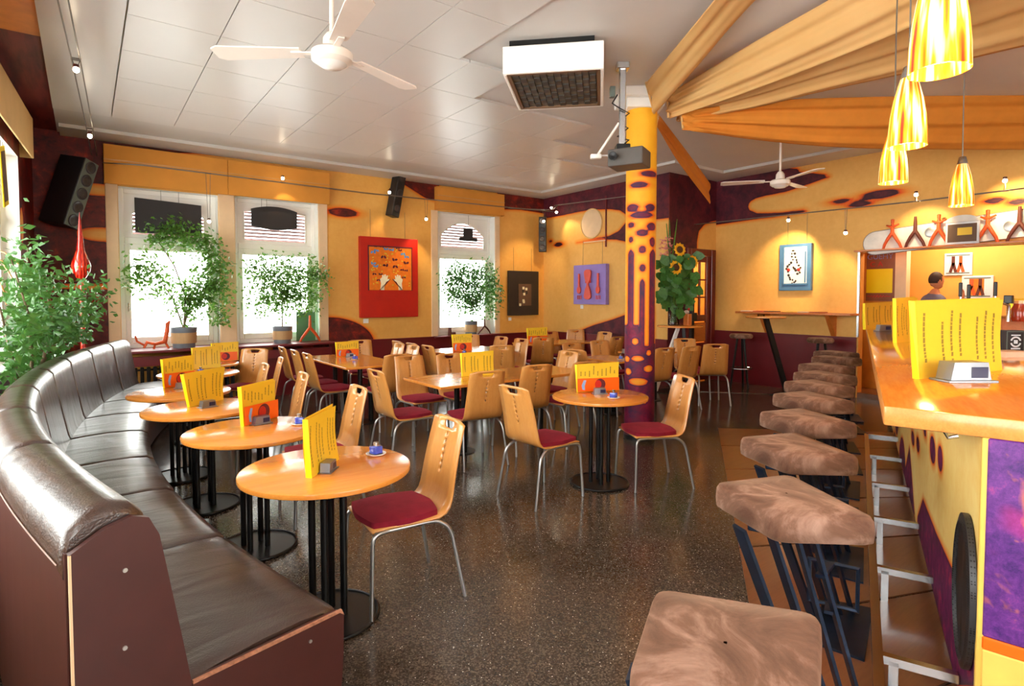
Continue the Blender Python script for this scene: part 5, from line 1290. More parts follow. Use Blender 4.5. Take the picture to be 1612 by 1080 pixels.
drape('lowest ceiling drape, coloured as backlit, from the column, hanging across before the pendant lamps', [on_d(1072, 176, 6.2), on_d(1200, 158, 6.1), on_d(1350, 152, 6.1), on_d(1500, 150, 6.2), on_d(1670, 150, 6.3)], [on_d(1075, 204, 6.15), on_d(1200, 222, 6.4), on_d(1330, 233, 6.5), on_d(1500, 236, 6.6), on_d(1670, 236, 6.6)], 2.5, .025, .05, mt='backlit_cloth_tint')
drape('short drape, coloured as backlit, from the column to the far door wall, cut off straight', [on_d(1036, 181, 6.35), on_d(1078, 236, 7.8), on_d(1118, 290, 9.6)], [on_d(1033, 200, 6.35), on_d(1068, 258, 7.8), on_d(1117, 321, 9.6)], 1.2, .02, .04, mt='backlit_cloth_tint')

# ------------------------------------------------------------------ pendant lamps over the bar
pend = thing('pendant_lamp', 'x', 'lamp', (0, 0, 0), 0, 'amber glass pendants over the bar')
part('shade', MB().lathe([(.030, .310), (.043, .27), (.057, .21), (.068, .14), (.0745, .07), (.077, .0), (.073, .0), (.070, .07), (.064, .14), (.053, .21), (.039, .27)], 32), M['lampglass'], pend, 60, label='amber glass shade with red ribs')
part('cap', MB().lathe([(.012, .36), (.022, .355), (.034, .305), (.03, .30)], 18), M['chrome'], pend, 50)
part('bulb', MB().ball((0, 0, .15), .032, 1, 1, 1.3, 14, 8), M['bulb'], pend, 60)
part('cord', MB().tube([(0, 0, .35), (.004, 0, .9), (0, 0, 1.54)], .004, 6), M['cable'], pend)
PL = [(on_d(1478, 113, 1.66), 'biggest amber pendant lamp, closest to the camera, cut by the top edge'), (on_d(1428, 231, 2.60), 'second amber pendant lamp, hanging just below the biggest'),
      (on_d(1406, 288, 3.5), 'third amber pendant lamp, half behind the second'), (on_d(1513, 324, 4.24), 'smallest amber pendant lamp, hanging alone over the back of the bar')]
for i, (p, lab) in enumerate(PL):
    if i == 0: pend.location = p; pend['label'] = lab
    else: dup(pend, p, .7*i, lab)
    bulb_light(p+Vector((0, 0, -.04)), 6, (1, .60, .22), .04)
# ------------------------------------------------------------------ menus, card holders, jars
def text_mesh(s_, size, ext=.002):
    cu_ = bpy.data.curves.new('lettering', 'FONT'); cu_.body = s_; cu_.size = size; cu_.extrude = ext; cu_.align_x = 'CENTER'
    o = bpy.data.objects.new('lettering', cu_); COL.objects.link(o); bpy.context.view_layer.update()
    me = bpy.data.meshes.new_from_object(o.evaluated_get(bpy.context.evaluated_depsgraph_get())); bpy.data.objects.remove(o); return me
def menu(lab, bl, br, z, h, card=False, back=True, flare=.0, wmax=None, seed=0, name='menu'):
    A, B = on_z(*bl, z), on_z(*br, z); d_ = B-A; w = d_.length; c = (A+B)/2
    t = thing(name, lab, 'menu', c, math.atan2(d_.y, d_.x), 'yellow menus standing on the tables'); rnd = random.Random(seed)
    def sheet(y0, y1, x0, x1, h0, h1, th=.0015, n=6):
        mb = MB()
        for side in (0, th):
            for i in range(n+1):
                v = i/n; bowy = .012*math.sin(PI*v)
                for x, hh in ((x0, h0), (x1, h1)):
                    k = 1+flare*v; mb.v.append((x*k, y0+(y1-y0)*v+bowy+side, hh*v))
        L = 2*(n+1)
        for i in range(n): mb.f += [(2*i, 2*i+1, 2*i+3, 2*i+2), (L+2*i, L+2*i+2, L+2*i+3, L+2*i+1), (2*i, 2*i+2, L+2*i+2, L+2*i), (2*i+1, L+2*i+1, L+2*i+3, 2*i+3)]
        mb.f += [(2*n, 2*n+1, L+2*n+1, L+2*n)]; mb.m = [0]*len(mb.f); return mb
    part('sheet', sheet(0, .015, -w/2, w/2, h, h*1.02), M['menu'], t, 60)
    if back:
        part('rear_sheet', sheet(.03, .035, -w/2+.01, w/2+.01, h*1.01, h*1.05), M['menu'], t, 60)
        mb = MB(); mb.add([(-w/2, 0, 0), (-w/2+.006, .032, 0), ((-w/2)*(1+flare)-.012, .036, h*1.01), ((-w/2)*(1+flare), .015, h)], [(0, 1, 2, 3)])
        bend(part('folded_side', mb, M['menu_in'], t), thickness=.001)
    # print: columns of small type
    mb = MB(); rows = 9
    z0 = h*.52 if card else h*.12
    for i in range(rows):
        x = -w*.40+w*.80*i/(rows-1)
        if i in (1, 5) and not card: continue
        a = z0+rnd.uniform(0, .15)*h; b = h*rnd.uniform(.70, .90); zz = a
        while zz < b:
            l = rnd.uniform(.03, .08)*h; v = (zz+l/2)/h; y = .015*v+.012*math.sin(PI*v)-.0012
            mb.quad((x*(1+flare*v)-.0042*w/.34, y, zz), (x*(1+flare*v)+.0042*w/.34, y, zz), (x*(1+flare*v)+.0042*w/.34, y+.0004, zz+l), (x*(1+flare*v)-.0042*w/.34, y+.0004, zz+l)); zz += l+.008*h
    part('printed_text', mb, M['ink'], t, kind='stuff')
    if card:
        ch = h*.50
        part('orange_card', MB().rbox(-w/2-.004, w/2-.01, -.016, -.0135, .004, ch, .0008, 1), M['orange_card'], t, label='orange advertising card with a dark red disc')
        part('printed_disc', polys((ell(.02*w, ch*.52, ch*.42, ch*.42, 24), -.0165, .001)), M['dark_print'], t); part('printed_disc', polys((ell(-.03*w, ch*.54, ch*.26, ch*.30, 20), -.0178, .001)), M['red_print'], t)
        part('printed_swirl', polys(([(-w*.40, ch*.18), (-w*.34, ch*.14), (-w*.35, ch*.45), (-w*.31, ch*.85), (-w*.37, ch*.88), (-w*.42, ch*.5)], -.0165, .001)), M['blue_print'], t)
    return t
def holder(lab, px, py, z, rz, s_=1.0):
    p = on_z(px, py, z); t = thing('card_holder', lab, 'card holder', p, rz, 'metal card holders on the tables')
    part('block', MB().add([(x*s_, y*s_, zz*s_) for zz, k in ((0, 1), (.052, .82)) for x, y in ((-.055*k, -.026), (.055*k, -.026), (.055*k, .026), (-.055*k, .026))], [(0,3,2,1), (4,5,6,7), (0,1,5,4), (1,2,6,5), (2,3,7,6), (3,0,4,7)]), M['holder'], t)
    part('base', MB().rbox(-.065*s_, .065*s_, -.036*s_, .036*s_, -.0, .006*s_, .002, 1), M['holder'], t)
    part('dark_inset', MB().rbox(.0, .044*s_, -.0275*s_, -.0262*s_, .012*s_, .040*s_, .001, 1), flat('navy_inset', srgb(30,32,70), .3), t)
    return t
jar = None
def jar_at(px, py, z, lab):
    global jar
    p = on_z(px, py, z)
    sl = thing('saucer', 'white saucer under the '+lab, 'saucer', p, 0, 'white saucers on the tables')
    part('dish', MB().lathe([(.001, .0), (.038, 0), (.05, .007), (.052, .009), (.05, .0105), (.036, .004), (.001, .004)], 28), M['ceramic'], sl, 50); part('lip', MB().tube([(.051*math.cos(k*PI/12), .051*math.sin(k*PI/12), .0095) for k in range(24)], .0018, 5, True), M['ceramic'], sl, 60)
    q = p+Vector((0, 0, .0045))
    if jar is None:
        jar = thing('blue_jar', lab, 'jar', q, .3, 'square blue glass jars on saucers')
        part('glass', MB().rbox(-.026, .026, -.026, .026, 0, .043, .007, 2), M['blueglass'], jar, 40)
        part('dark_filling', MB().rbox(-.0265, .0265, -.0265, .0265, .001, .008, .003, 1), M['art_black'], jar)
        part('cap', MB().lathe([(.011, .043), (.011, .052), (.014, .053), (.014, .064), (.001, .066)], 14), M['chrome'], jar, 50)
    else: dup(jar, q, random.uniform(0, 1.5), lab)
H_ = .25
menu('tall yellow menu on the round table closest to the camera', (491, 753), (534, 723), .75, .27, seed=1)
menu('yellow menu with an orange card on the second round table along the bench', (384, 671), (437, 656), .75, H_, True, seed=2)
menu('yellow menu with flared top on the third round table along the bench', (299, 641), (352, 629), .75, H_, False, True, .22, seed=3)
menu('yellow menu with an orange card on the fourth round table along the bench', (259, 611), (308, 604), .75, .26, True, seed=4)
menu('plain yellow menu on the fifth round table along the bench', (304, 581), (347, 578), .75, .24, False, seed=5)
menu('yellow menu with an orange card on the round table near the radiator', (334, 569), (375, 567), .75, .23, True, seed=6)
menu('yellow menu with an orange card on the free round table before the column', (909, 617), (975, 614), .75, .235, True, seed=7)
menu('yellow menu with an orange card on the table by the windows', (530, 562), (565, 560), .75, .20, True, seed=8)
menu('wide yellow menu without a card on the middle table', (728, 593), (778, 589), .75, .24, False, seed=9)
menu('yellow menu with an orange card on the table below the small tree window', (713, 553), (743, 552), .75, .25, True, seed=10)
menu('yellow menu with an orange card on the far corner table', (831, 541), (862, 540), .75, .27, True, seed=11)
menu('biggest yellow menu, standing on the bar counter towards the camera', (1447, 597), (1578, 583), 1.203, .355, False, True, .06, seed=12)
menu('yellow menu at the far end of the bar counter, seen before the brown poster', (1363, 519), (1408, 514), 1.203, .30, False, seed=13)
menu('narrow yellow menu on the bar half behind the biggest menu', (1412, 540), (1446, 536), 1.203, .36, False, seed=14)
menu('yellow menu on the back counter, cut by the frame edge', (1596, 501), (1640, 500), 1.4015, .16, False, seed=15)
holder('steel card holder beside the menu on the round table closest to the camera', 517, 741, .75, .9, .9)
holder('steel card holder beside the menu on the second round table', 411, 667, .75, .3)
holder('steel card holder beside the flared menu on the third round table', 327, 641, .75, .3)
holder('steel card holder beside the menu on the fourth round table', 287, 611, .75, .1)
holder('steel card holder beside the menu on the free round table', 944, 620, .75, -.55)
holder('steel card holder beside the menu on the table by the windows', 551, 562, .75, -.4)
holder('large steel card holder under the biggest menu on the bar', 1516, 600, 1.203, -.6, 1.7)
holder('steel card holder beside the farthest menu on the bar', 1391, 521, 1.203, -.6, 1.3)
holder('steel card holder on the small table just behind the column', 986, 556, .75, -.6, 1.2)
jar_at(592, 716, .75, 'blue jar on the round table closest to the camera')
jar_at(471, 668, .75, 'blue jar on the second round table along the bench')
jar_at(316, 588, .75, 'blue jar on the fifth round table along the bench')
jar_at(342, 573, .75, 'blue jar on the round table near the radiator')
jar_at(966, 627, .75, 'blue jar on the free round table before the column')
jar_at(559, 566, .75, 'blue jar on the table by the windows')
jar_at(731, 557, .75, 'blue jar on the table below the small tree window')
jar_at(977, 566, .75, 'blue jar on the small table just behind the column')
jar_at(855, 543, .75, 'blue jar on the far corner table')

# ------------------------------------------------------------------ flower table
ft = thing('flower_table', 'tall round table with a slanted white leg, carrying the sunflowers', 'table', (8.0, 6.05, 0))
part('top', MB().lathe([(.01, 1.07), (.36, 1.07), (.37, 1.076), (.37, 1.094), (.36, 1.10), (.01, 1.10)], 36), M['table'], ft, 40)
part('leg', MB().bar((-.02, .02, 1.07), (-.42, .16, .01), .05, .05), M['white'], ft, label='white slanted leg'); part('leg', MB().bar((.05, -.03, 1.07), (.10, -.10, .01), .05, .05), M['black'], ft)
part('base_plate', MB().rbox(-.48, .2, -.08, .24, 0, .012, .004, 1), M['black'], ft)
va = thing('flower_vase', 'glass vase on the flower table', 'vase', (7.92, 6.12, 1.10)); part('glass', MB().lathe([(.001, 0), (.085, 0), (.095, .02), (.085, .16), (.10, .30), (.095, .30), (.08, .16), (.085, .02), (.001, .012)], 24), M['jar'], va, 60)
part('water', MB().lathe([(.001, .014), (.082, .016), (.079, .15), (.001, .15)], 20), M['jar'], va, 60)
bq = thing('flower_bouquet', 'tall bouquet of sunflowers, gladioli and big leaves in the glass vase', 'bouquet', (7.92, 6.12, 1.13))
bpy.context.view_layer.update()
vdir = Vector((-.596, -.803, 0)); rdir = Vector((.803, -.596, 0))
def bqp(px, py, fwd): return on_d(px, py, 9.63-fwd)-Vector((7.92, 6.12, 1.13))
for px, py, fwd, r in [(1070, 393, .16, .125), (1064, 421, .24, .13), (1090, 412, .10, .12)]:
    c = bqp(px, py, fwd); nrm = (vdir+rdir*.35+Vector((0, 0, .15))).normalized(); a = nrm.orthogonal().normalized(); b = nrm.cross(a)
    part('flower_stem', MB().tube([(0, 0, .02), (c.x*.4, c.y*.4, c.z*.5), tuple(c)], .010, 6), M['leaf'], bq, 60)
    mb = MB()
    for k in range(22):
        th = k*2*PI/22+(k % 2)*.08; d1 = a*math.cos(th)+b*math.sin(th); d2 = nrm.cross(d1); rr = r*(1.0 if k % 2 else .88)
        mb.add([c+d1*r*.38-d2*.012, c+d1*r*.7-d2*.022+nrm*.012, c+d1*rr+nrm*.0, c+d1*r*.7+d2*.022+nrm*.012, c+d1*r*.38+d2*.012], [(0, 1, 2, 3, 4)])
    f_ = part('sunflower', mb, M['petal'], bq, label='yellow sunflower head')
    q_ = nrm.to_track_quat('Z', 'Y').to_matrix()
    part('seed_disc', MB().lathe([(r*.47, -.01), (r*.46, .012), (r*.3, .024), (.001, .018)], 18, c, q_), M['seedhead'], f_, 60)
for px, py in [(1054, 346), (1066, 345), (1049, 352)]:
    c = bqp(px, py, .02); b_ = bqp(1056, 425, .05)
    part('gladiolus', MB().tube([(0, 0, .02), tuple(b_), tuple(b_.lerp(c, .6)), tuple(c)], [.008, .012, .014, .006], 6), M['leaf'], bq, 60)
rnd = random.Random(2); mb = MB()
for k in range(34):
    c = bqp(rnd.uniform(1040, 1058), rnd.uniform(375, 408), rnd.uniform(0, .15))
    for j in range(4):
        d1 = Vector((rnd.gauss(0, 1), rnd.gauss(0, 1), rnd.gauss(0, 1))).normalized(); d2 = d1.orthogonal().normalized()
        mb.add([c, c+d1*.03+d2*.02, c+d1*.055, c+d1*.03-d2*.02], [(0, 1, 2, 3)])
part('pink_blossoms', mb, M['pink'], bq, kind='stuff')
mb = MB()
for k in range(150):
    px, py = rnd.uniform(1038, 1092), rnd.uniform(400, 486)
    if py > 455 and px > 1080: continue
    c = bqp(px, py, rnd.uniform(-.05, .25)); d1 = (rdir*rnd.gauss(0, .6)+vdir*rnd.uniform(0, .8)+Vector((0, 0, rnd.gauss(-.6, .5)))).normalized(); d2 = d1.cross(vdir).normalized(); s_ = rnd.uniform(.12, .24)
    mb.add([c, c+d1*s_*.35+d2*s_*.38, c+d1*s_*.75+d2*s_*.25, c+d1*s_, c+d1*s_*.75-d2*s_*.25, c+d1*s_*.35-d2*s_*.38], [(0, 1, 2, 3), (0, 3, 4, 5)])
part('leaves', mb, M['leaf2'], bq, kind='stuff')
mb = MB()
for k in range(9): mb.tube([(.05*math.cos(k), .05*math.sin(k), .02), (.03*math.sin(k*2), .03*math.cos(k*2), .25), (.12*math.cos(k*1.3), .12*math.sin(k*1.3), .6)], .007, 5)
part('stalks', mb, M['leaf'], bq, kind='stuff')
bx_ = thing('wooden_vase', 'small square wooden vase with a white and red blossom on the flower table', 'vase', (8.16, 6.02, 1.10)); part('box', MB().rbox(-.05, .05, -.05, .05, 0, .19, .006, 1), M['shelf'], bx_)
part('blossom', MB().ball((-.03, 0, .22), .045, 1, 1, .8, 12, 8), M['ceramic'], bx_, 60, label='white blossom'); part('blossom', MB().ball((.0, -.02, .27), .025, 1, 1, 1, 10, 8), M['red_print'], bx_, 60, label='red blossom')
ps = thing('pole_stand', 'black perforated pole standing before the dark red door', 'stand', (8.52, 6.20, 0)); part('pole', MB().box(-.035, .035, -.03, .03, .02, 1.62), M['black'], ps); part('clamp', MB().rbox(-.05, .10, -.045, .045, 1.16, 1.30, .006, 1), M['black'], ps)
part('foot', MB().lathe([(.01, 0), (.16, 0), (.16, .015), (.03, .03), (.01, .03)], 24), M['black'], ps, 40)

# ------------------------------------------------------------------ figures on the ledge over the serving opening
lz = 2.286
lb = thing('long_board', 'long pearl white rounded board leaning on the wall above the serving opening', 'board', (XR-.05, 2.6, lz+.10), 0)
mb = MB(); P = [(-1.25+.12*(1-math.cos(a))-.0, .0+.17*math.sin(a)) for a in np.linspace(-PI/2, PI/2, 9)]
P = [(.0-1.12*1.0-.17*math.cos(a), .17*math.sin(a)) for a in np.linspace(-PI/2, PI/2, 12)][::-1]+[(1.5+.17*math.cos(a), .20+.17*math.sin(a)) for a in np.linspace(-PI/2, PI/2, 12)]
MY = Matrix(((0, 0, 1, 0), (-1, 0, 0, 0), (0, 1, 0, 0), (0, 0, 0, 1)))
part('board', MB().prism(P, -.012, .012, MY @ Matrix.Rotation(.0, 4, 'Z')), M['board'], lb)
part('edge_line', MB().tube([MY @ Vector((x, y, -.0)) for x, y in P], .012, 6, True), flat('grey_board_edge', srgb(150,146,150), .5), lb, 60)
for x in (-.42, .45): part('binding_disc', MB().lathe([(.07, 0), (.07, .01), (.05, .014), (.001, .014)], 20, MY @ Vector((x, .10, -.012)), Matrix.Rotation(-PI/2, 3, 'Y')), M['tube'], lb, 50)
def ledge(px, top, fig, lab, lean=0, wide=.55, **kw):
    b = on_x(px, 395-(px-1353)*.066-2, XR-.12); H = (on_x(px, top, XR-.12).z-lz); b.z = lz
    return branch_fig(lab, b, H, fig, -PI/2, 'branch_figure', 'forked branch figures on the ledge', lean, 'figurine', wide=wide, **kw)
ledge(1404, 345, 'redfig', 'red branch figure at the door end of the ledge, first of the row'); ledge(1440, 341, 'darkfig', 'dark brown branch figure without arms, second on the ledge', arms=False, head=False)
ledge(1477, 337, 'redfig', 'stout orange branch figure on the ledge next to the small framed photo', wide=.5); ledge(1554, 330, 'redfig', 'orange branch figure on the ledge beyond the framed photo, before the bright lamp', wide=.5); ledge(1604, 325, 'darkfig', 'dark branch figure at the frame edge of the ledge, legs wide', wide=.55, arms=False, head=False)
pf = thing('framed_photo', 'small framed brown photo standing among the branch figures', 'picture', on_x(1515, 372, XR-.15)); pf.location.z = lz
part('frame', MB().rbox(-.02, .02, -.185, .185, 0, .30, .006, 1), M['art_pale'], pf); part('print', MB().box(-.024, -.0195, -.16, .16, .03, .27), M['art_brown'], pf); part('print_detail', MB().box(-.026, -.0235, -.11, .05, .12, .22), M['menu'], pf)
part('backing_arch', MB().prism(ell(0, 0, .19, .09, 24)[:13], -.03, -.025, Matrix.Translation((.0, 0, .30)) @ MY), M['board'], pf)

# ------------------------------------------------------------------ serving room
struct('floor_service', MB().box(9.66, 11.3, -.6, 4.8, 0, .08), M['plate'])
po = thing('poster', 'brown poster with a yellow sheet, blue-grey and red lettering above', 'poster', (10.29, 3.90, 1.90), 0)
def backsheet(y0, y1, z0, z1, x): return MB().box(x-.003, x, y0, y1, z0, z1)
bz = flat('brown_poster', srgb(140,84,54), .5)
part('sheet', backsheet(-.22, .22, -.39, .385, .0), bz, po)
part('yellow_sheet', backsheet(-.165, .215, -.26, .126, -.004), M['menu_in'], po)
MT = Matrix(((0, 0, -1, -.008), (-1, 0, 0, 0), (0, 1, 0, 0), (0, 0, 0, 1)))
for s_, size, z, y, mt in (('GUEHY', .115, .285, .02, flat('blue_grey_lettering', srgb(136,146,206), .5)), ('C A', .115, .165, .07, M['red_print'])):
    me = text_mesh(s_, size); me.materials.append(mt)
    o = link_mesh('lettering', me, po); o.matrix_local = Matrix.Translation((0, y, z)) @ MT
part('red_scribble', MB().tube([(-.006, .20-.34*i/24, -.315+.014*math.sin(i*1.9)+.012*math.sin(i*4.1)) for i in range(25)], .006, 5), M['red_print'], po, 60)
def back_pic(lab, px, py, w, h, seed):
    c = on_x(px, py, 11.295); t = thing('framed_print', lab, 'picture', c, 0)
    part('frame', MB().rbox(-.03, 0, -w/2, w/2, -h/2, h/2, .006, 1), M['art_pale'], t); part('inner_edge', MB().box(-.034, -.03, -w/2+.03, w/2-.03, -h/2+.03, -h/2+.045).box(-.034, -.03, -w/2+.03, w/2-.03, h/2-.045, h/2-.03), M['spframe'], t)
    part('ochre_ground', MB().box(-.033, -.0305, -w*.22, w*.30*1.0-.02, -h/2+.05, h/2-.05), M['art_orange' if seed else 'art_pale'], t)
    for k, (y, mt) in enumerate(((.22*w-.02, 'redfig' if seed else 'darkfig'), (-.10*w, 'darkfig' if seed else 'redfig'))):
        part('printed_figure', MB().bar((-.035, y, 0), (-.035, y, h*.36), .045, .004, (1, 0, 0)).bar((-.035, y, .02), (-.035, y-.10*w, -h*.36), .04, .004, (1, 0, 0)).bar((-.035, y, .02), (-.035, y+.10*w, -h*.36), .04, .004, (1, 0, 0)), M[mt], t)
    return t
back_pic('upper framed print of two branch figures in the serving room', 1509, 416, .37, .36, 0); back_pic('lower framed print of branch figures in the serving room, behind the tap handles', 1539, 452, .40, .36, 1)
bulb_light((10.6, 3.0, 2.75), 42, (1, .84, .58), .1); bulb_light((10.6, 1.0, 2.75), 30, (1, .84, .58), .1)
# a man, standing in the serving room
def skin_mesh(V, Ed, sub=2):
    me = bpy.data.meshes.new('figure_base'); me.from_pydata([v[0] for v in V], Ed, [])
    o = bpy.data.objects.new('figure_base', me); COL.objects.link(o)
    o.modifiers.new('skin', 'SKIN'); m = o.modifiers.new('sub', 'SUBSURF'); m.levels = sub; m.render_levels = sub
    if not me.skin_vertices: me.skin_vertices.new() if hasattr(me.skin_vertices, 'new') else None
    for i, v in enumerate(V):
        me.skin_vertices[0].data[i].radius = (v[1], v[2] if len(v) > 2 else v[1])
    me.skin_vertices[0].data[0].use_root = True
    bpy.context.view_layer.update()
    out = bpy.data.meshes.new_from_object(o.evaluated_get(bpy.context.evaluated_depsgraph_get())); bpy.data.objects.remove(o); return out
man = thing('person', 'dark-haired man in a grey-blue shirt, in profile behind the bar, hand raised', 'person', (10.35, 3.20, .08), math.radians(-34))
V = [((0, 0, .98), .15, .13), ((.0, 0, 1.12), .145, .11), ((.0, 0, 1.30), .17, .12), ((.0, 0, 1.46), .15, .10), ((.02, 0, 1.55), .062), ((.035, 0, 1.63), .058),
     ((0, .19, 1.44), .072), ((-.02, .25, 1.17), .052), ((.14, .20, 1.02), .042), ((.21, .17, 1.0), .034),
     ((0, -.19, 1.44), .072), ((.06, -.25, 1.19), .052), ((.24, -.20, 1.38), .042), ((.29, -.17, 1.46), .034),
     ((0, .095, .90), .095), ((.01, .10, .50), .062), ((-.01, .10, .09), .046), ((.12, .11, .035), .038),
     ((0, -.095, .90), .095), ((.01, -.10, .50), .062), ((-.01, -.10, .09), .046), ((.12, -.11, .035), .038)]
Ed = [(0,1),(1,2),(2,3),(3,4),(4,5),(3,6),(6,7),(7,8),(8,9),(3,10),(10,11),(11,12),(12,13),(0,14),(14,15),(15,16),(16,17),(0,18),(18,19),(19,20),(20,21)]
for (b_, fw2, up2) in ((9, Vector((.95, -.2, -.1)), Vector((.2, .9, 0))), (13, Vector((.35, .15, .92)), Vector((.1, .95, -.1)))):
    base = Vector(V[b_][0]); fw2.normalize(); sd = (up2-fw2*up2.dot(fw2)).normalized(); palm = len(V)
    V.append((tuple(base+fw2*.05), .034, .02)); Ed.append((b_, palm)); cl = fw2.cross(sd)
    for k, (o_, l_) in enumerate(((-.026, .07), (-.009, .082), (.009, .078), (.026, .062))):
        i0 = len(V); a = base+fw2*.085+sd*o_; V += [(tuple(a), .0105), (tuple(a+fw2*l_*.5+cl*.008), .0095), (tuple(a+fw2*l_*.85+cl*.03), .0085)]; Ed += [(palm, i0), (i0, i0+1), (i0+1, i0+2)]
    i0 = len(V); a = base+fw2*.045-sd*.036; V += [(tuple(a), .012), (tuple(a+fw2*.035-sd*.02+cl*.015), .0095)]; Ed += [(palm, i0), (i0, i0+1)]
me = skin_mesh(V, Ed, 2)
bm = bmesh.new(); bm.from_mesh(me)
hd = bmesh.ops.create_uvsphere(bm, u_segments=20, v_segments=16, radius=1)['verts']
for v in hd:
    x, y, z = v.co; X_, Y_, Z_ = x*.098, y*.076, z*.122
    if x > 0 and z < 0: Z_ *= 1.0; X_ *= .92
    if x > .75: X_ += .022*math.exp(-((z+.12)/.22)**2-(y/.22)**2)+.008*math.exp(-((z+.52)/.10)**2-(y/.4)**2)-.010*math.exp(-((z-.08)/.10)**2-((abs(y)-.35)/.2)**2)
    if z < -.6: X_ += .02; Y_ *= .85
    v.co = Vector((X_+.045, Y_, Z_+1.735))
for sgn in (-1, 1):
    er = bmesh.ops.create_uvsphere(bm, u_segments=8, v_segments=6, radius=1)['verts']
    for v in er: v.co = Vector((v.co.x*.018+.03, v.co.y*.010+sgn*.078, v.co.z*.032+1.73))
me2 = bpy.data.meshes.new('body'); bm.to_mesh(me2); bm.free()
for m_ in (M['skin'], M['shirt'], M['trouser'], M['black']): me2.materials.append(m_)
for p in me2.polygons:
    c = p.center; p.use_smooth = True
    arm_end = (c.x > .12 and c.z > .94)
    p.material_index = 3 if c.z < .085 else 2 if c.z < .97 and not arm_end else 0 if (c.z > 1.535 or (c.x > .19 and c.z > .9)) else 1
link_mesh('body', me2, man)
bm = bmesh.new(); bmesh.ops.create_uvsphere(bm, u_segments=20, v_segments=14, radius=1)
for v in bm.verts: x, y, z = v.co; v.co = Vector((x*.105+.032, y*.084, z*.122+1.757))
bmesh.ops.delete(bm, geom=[f for f in bm.faces if f.calc_center_median().z < 1.72+(.06 if f.calc_center_median().x > .06 else 0)+(.02 if f.calc_center_median().x > 0 else -.02)], context='FACES')
ho = part('hair', MB().frombm(bm), M['hair'], man, 180); bend(ho, thickness=.008)
part('eye', MB().ball((.128, .030, 1.745), .010, 1, 1, 1, 8, 6), M['ceramic'], man); part('eye', MB().ball((.128, -.030, 1.745), .010, 1, 1, 1, 8, 6), M['ceramic'], man)
part('mouth', MB().rbox(.128, .136, -.022, .022, 1.668, 1.676, .003, 1), M['pink'], man)

# ------------------------------------------------------------------ things behind the counter
bs = thing('back_counter', 'wooden shelf unit along the inner side of the bar with a raised board', 'counter', bp(3.4, -.95, 0), BANG)
part('board', MB().rbox(-1.2, 1.6, -.22, .12, 1.37, 1.40, .005, 1), M['shelf'], bs); part('worktop', MB().rbox(-1.2, 1.6, -.30, .19, 1.16, 1.20, .005, 1), M['bar_edge'], bs)
part('carcass', MB().box(-1.18, 1.58, -.28, .15, .0, 1.16), M['shelf'], bs); part('upright', MB().box(-1.18, -1.15, -.20, .10, 1.2, 1.37), M['shelf'], bs); part('upright', MB().box(1.55, 1.58, -.20, .10, 1.2, 1.37), M['shelf'], bs)
def at_d(px, py, d_, z): q = on_d(px, py, d_); return Vector((q.x, q.y, z))
tt = thing('beer_tap', 'chrome beer tap rail with three black handles behind the biggest menu', 'beer tap', at_d(1540, 455, 4.8, 1.203), BANG)
part('column', MB().lathe([(.05, 0), (.05, .02), (.03, .03), (.03, .30), (.001, .31)], 18), M['chrome'], tt, 50)
part('rail', MB().tube([(-.30, 0, .28), (.12, 0, .28)], .025, 12), M['chrome'], tt, 60)
bpy.context.view_layer.update(); TI = tt.matrix_world.inverted()
for px, py in ((1512, 456), (1525, 459), (1567, 455)):
    d_ = 4.8; q = on_d(px, py, d_); s_ = (q-tt.location).dot(E1); q = TI @ q
    h_ = part('tap_handle', MB().rbox(q.x-.018, q.x+.018, q.y-.012, q.y+.012, q.z-.06, q.z+.06, .006, 2), M['black'], tt, label='black tap handle')
    part('stem', MB().tube([(q.x, q.y, q.z-.06), (q.x, q.y, .30)], .008, 6), M['chrome'], h_)
q = at_d(1588, 470, 4.15, 1.40)
gt = thing('chrome_tap', 'chrome tap with a black knob beyond the menu, near the frame edge', 'tap', q); part('spout', MB().tube([(0, 0, 0), (0, 0, .12), (-.06, .04, .14), (-.08, .06, .09)], .012, 8), M['chrome'], gt, 60); part('knob', MB().rbox(-.025, .025, -.025, .025, .13, .19, .006, 2), M['black'], gt)
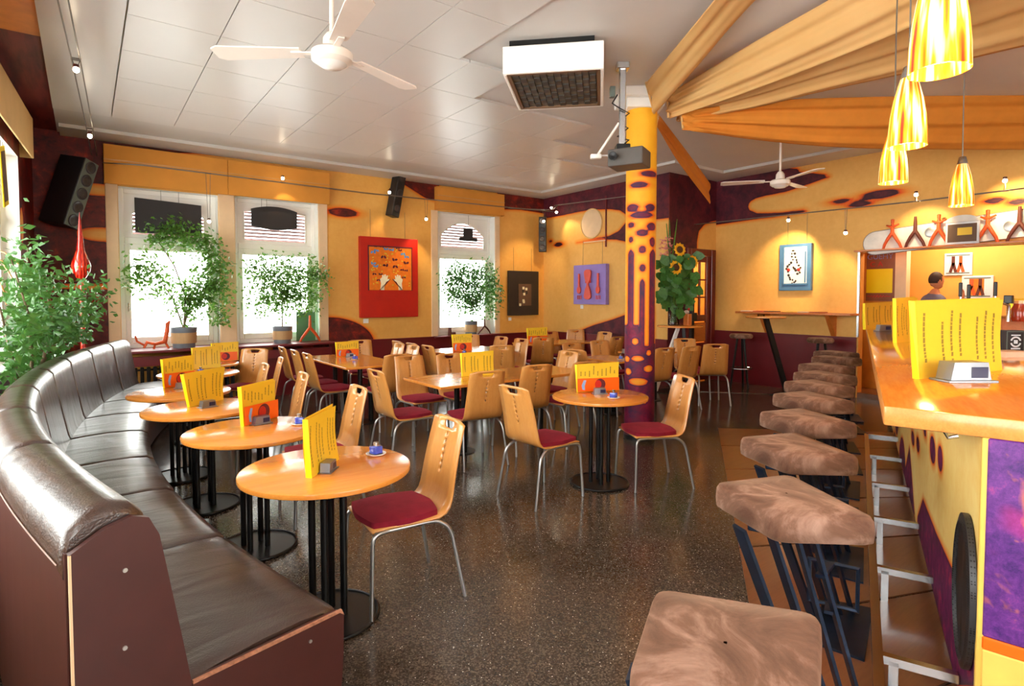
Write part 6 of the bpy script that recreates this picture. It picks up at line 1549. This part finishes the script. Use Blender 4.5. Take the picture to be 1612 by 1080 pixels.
q = at_d(1588, 500, 4.10, 1.40); gj = thing('red_jar', 'dark red jar on the raised shelf behind the bar', 'jar', q+Vector((.16, -.03, 0))); part('glass', MB().lathe([(.001, 0), (.05, 0), (.055, .02), (.055, .09), (.04, .12), (.04, .13), (.001, .13)], 20), flat('dark_red_glass', srgb(140,44,20), .15), gj, 50); part('lid', MB().lathe([(.042, .13), (.042, .15), (.001, .152)], 18), M['beech'], gj, 50)
q = at_d(1592, 552, 3.85, 1.20); tn = thing('emblem_tin', 'dark grey tin with a pale ring emblem below the raised shelf', 'tin', q, math.radians(-38))
part('tin', MB().rbox(-.06, .06, -.03, .05, 0, .155, .005, 1), M['chalk'], tn)
part('emblem', polys(*[([(ra*math.cos(a)*.036, .08+ra*math.sin(a)*.036) for a in np.linspace(s0, s0+2.6, 10)]+[(ra*.72*math.cos(a)*.036, .08+ra*.72*math.sin(a)*.036) for a in np.linspace(s0, s0+2.6, 10)[::-1]], -.032, .002) for ra, s0 in ((1, .27), (1, PI+.27))], ([(-.03, .03), (.03, .03), (.03, .04), (-.03, .04)], -.032, .002), ([(-.03, .12), (.03, .12), (.03, .128), (-.03, .128)], -.032, .002), ([(-.012, .068), (.012, .068), (.012, .092), (-.012, .092)], -.032, .002)), M['art_pale'], tn)
part('rim', MB().box(-.058, .058, -.0315, -.0302, .004, .010).box(-.058, .058, -.0315, -.0302, .145, .151).box(-.058, -.052, -.0315, -.0302, .01, .145).box(.052, .058, -.0315, -.0302, .01, .145), M['spframe'], tn)
q = at_d(1600, 560, 3.5, 1.203)
for i, (lab, cl) in enumerate((('folded beige cloth on the bar by the dark tin', (230,190,160)), ('dark printed paper lying on the bar near the frame edge', (70,64,60)), ('yellow leaflet lying on the bar near the frame edge', (226,200,60)))):
    qq = q+Vector((-.09*i, -.17*i, .0)) if i else q+Vector((.12, .06, .0))
    o = thing(('folded_cloth', 'printed_paper', 'leaflet')[i], lab, ('cloth', 'paper', 'leaflet')[i], qq, -.5+.3*i)
    part('sheet', MB().rbox(-.10, .10, -.07, .07, 0, .035 if i == 0 else .004+.003*i, .002, 1), flat('paper_%d' % i, srgb(*cl), .6), o)
    part('print', MB().box(-.07, .07, -.04, .04, .035 if i == 0 else .004+.003*i, .0365 if i == 0 else .0055+.003*i), flat('paper_print_%d' % i, srgb(200,160,130) if i == 0 else srgb(150,140,110), .6), o)
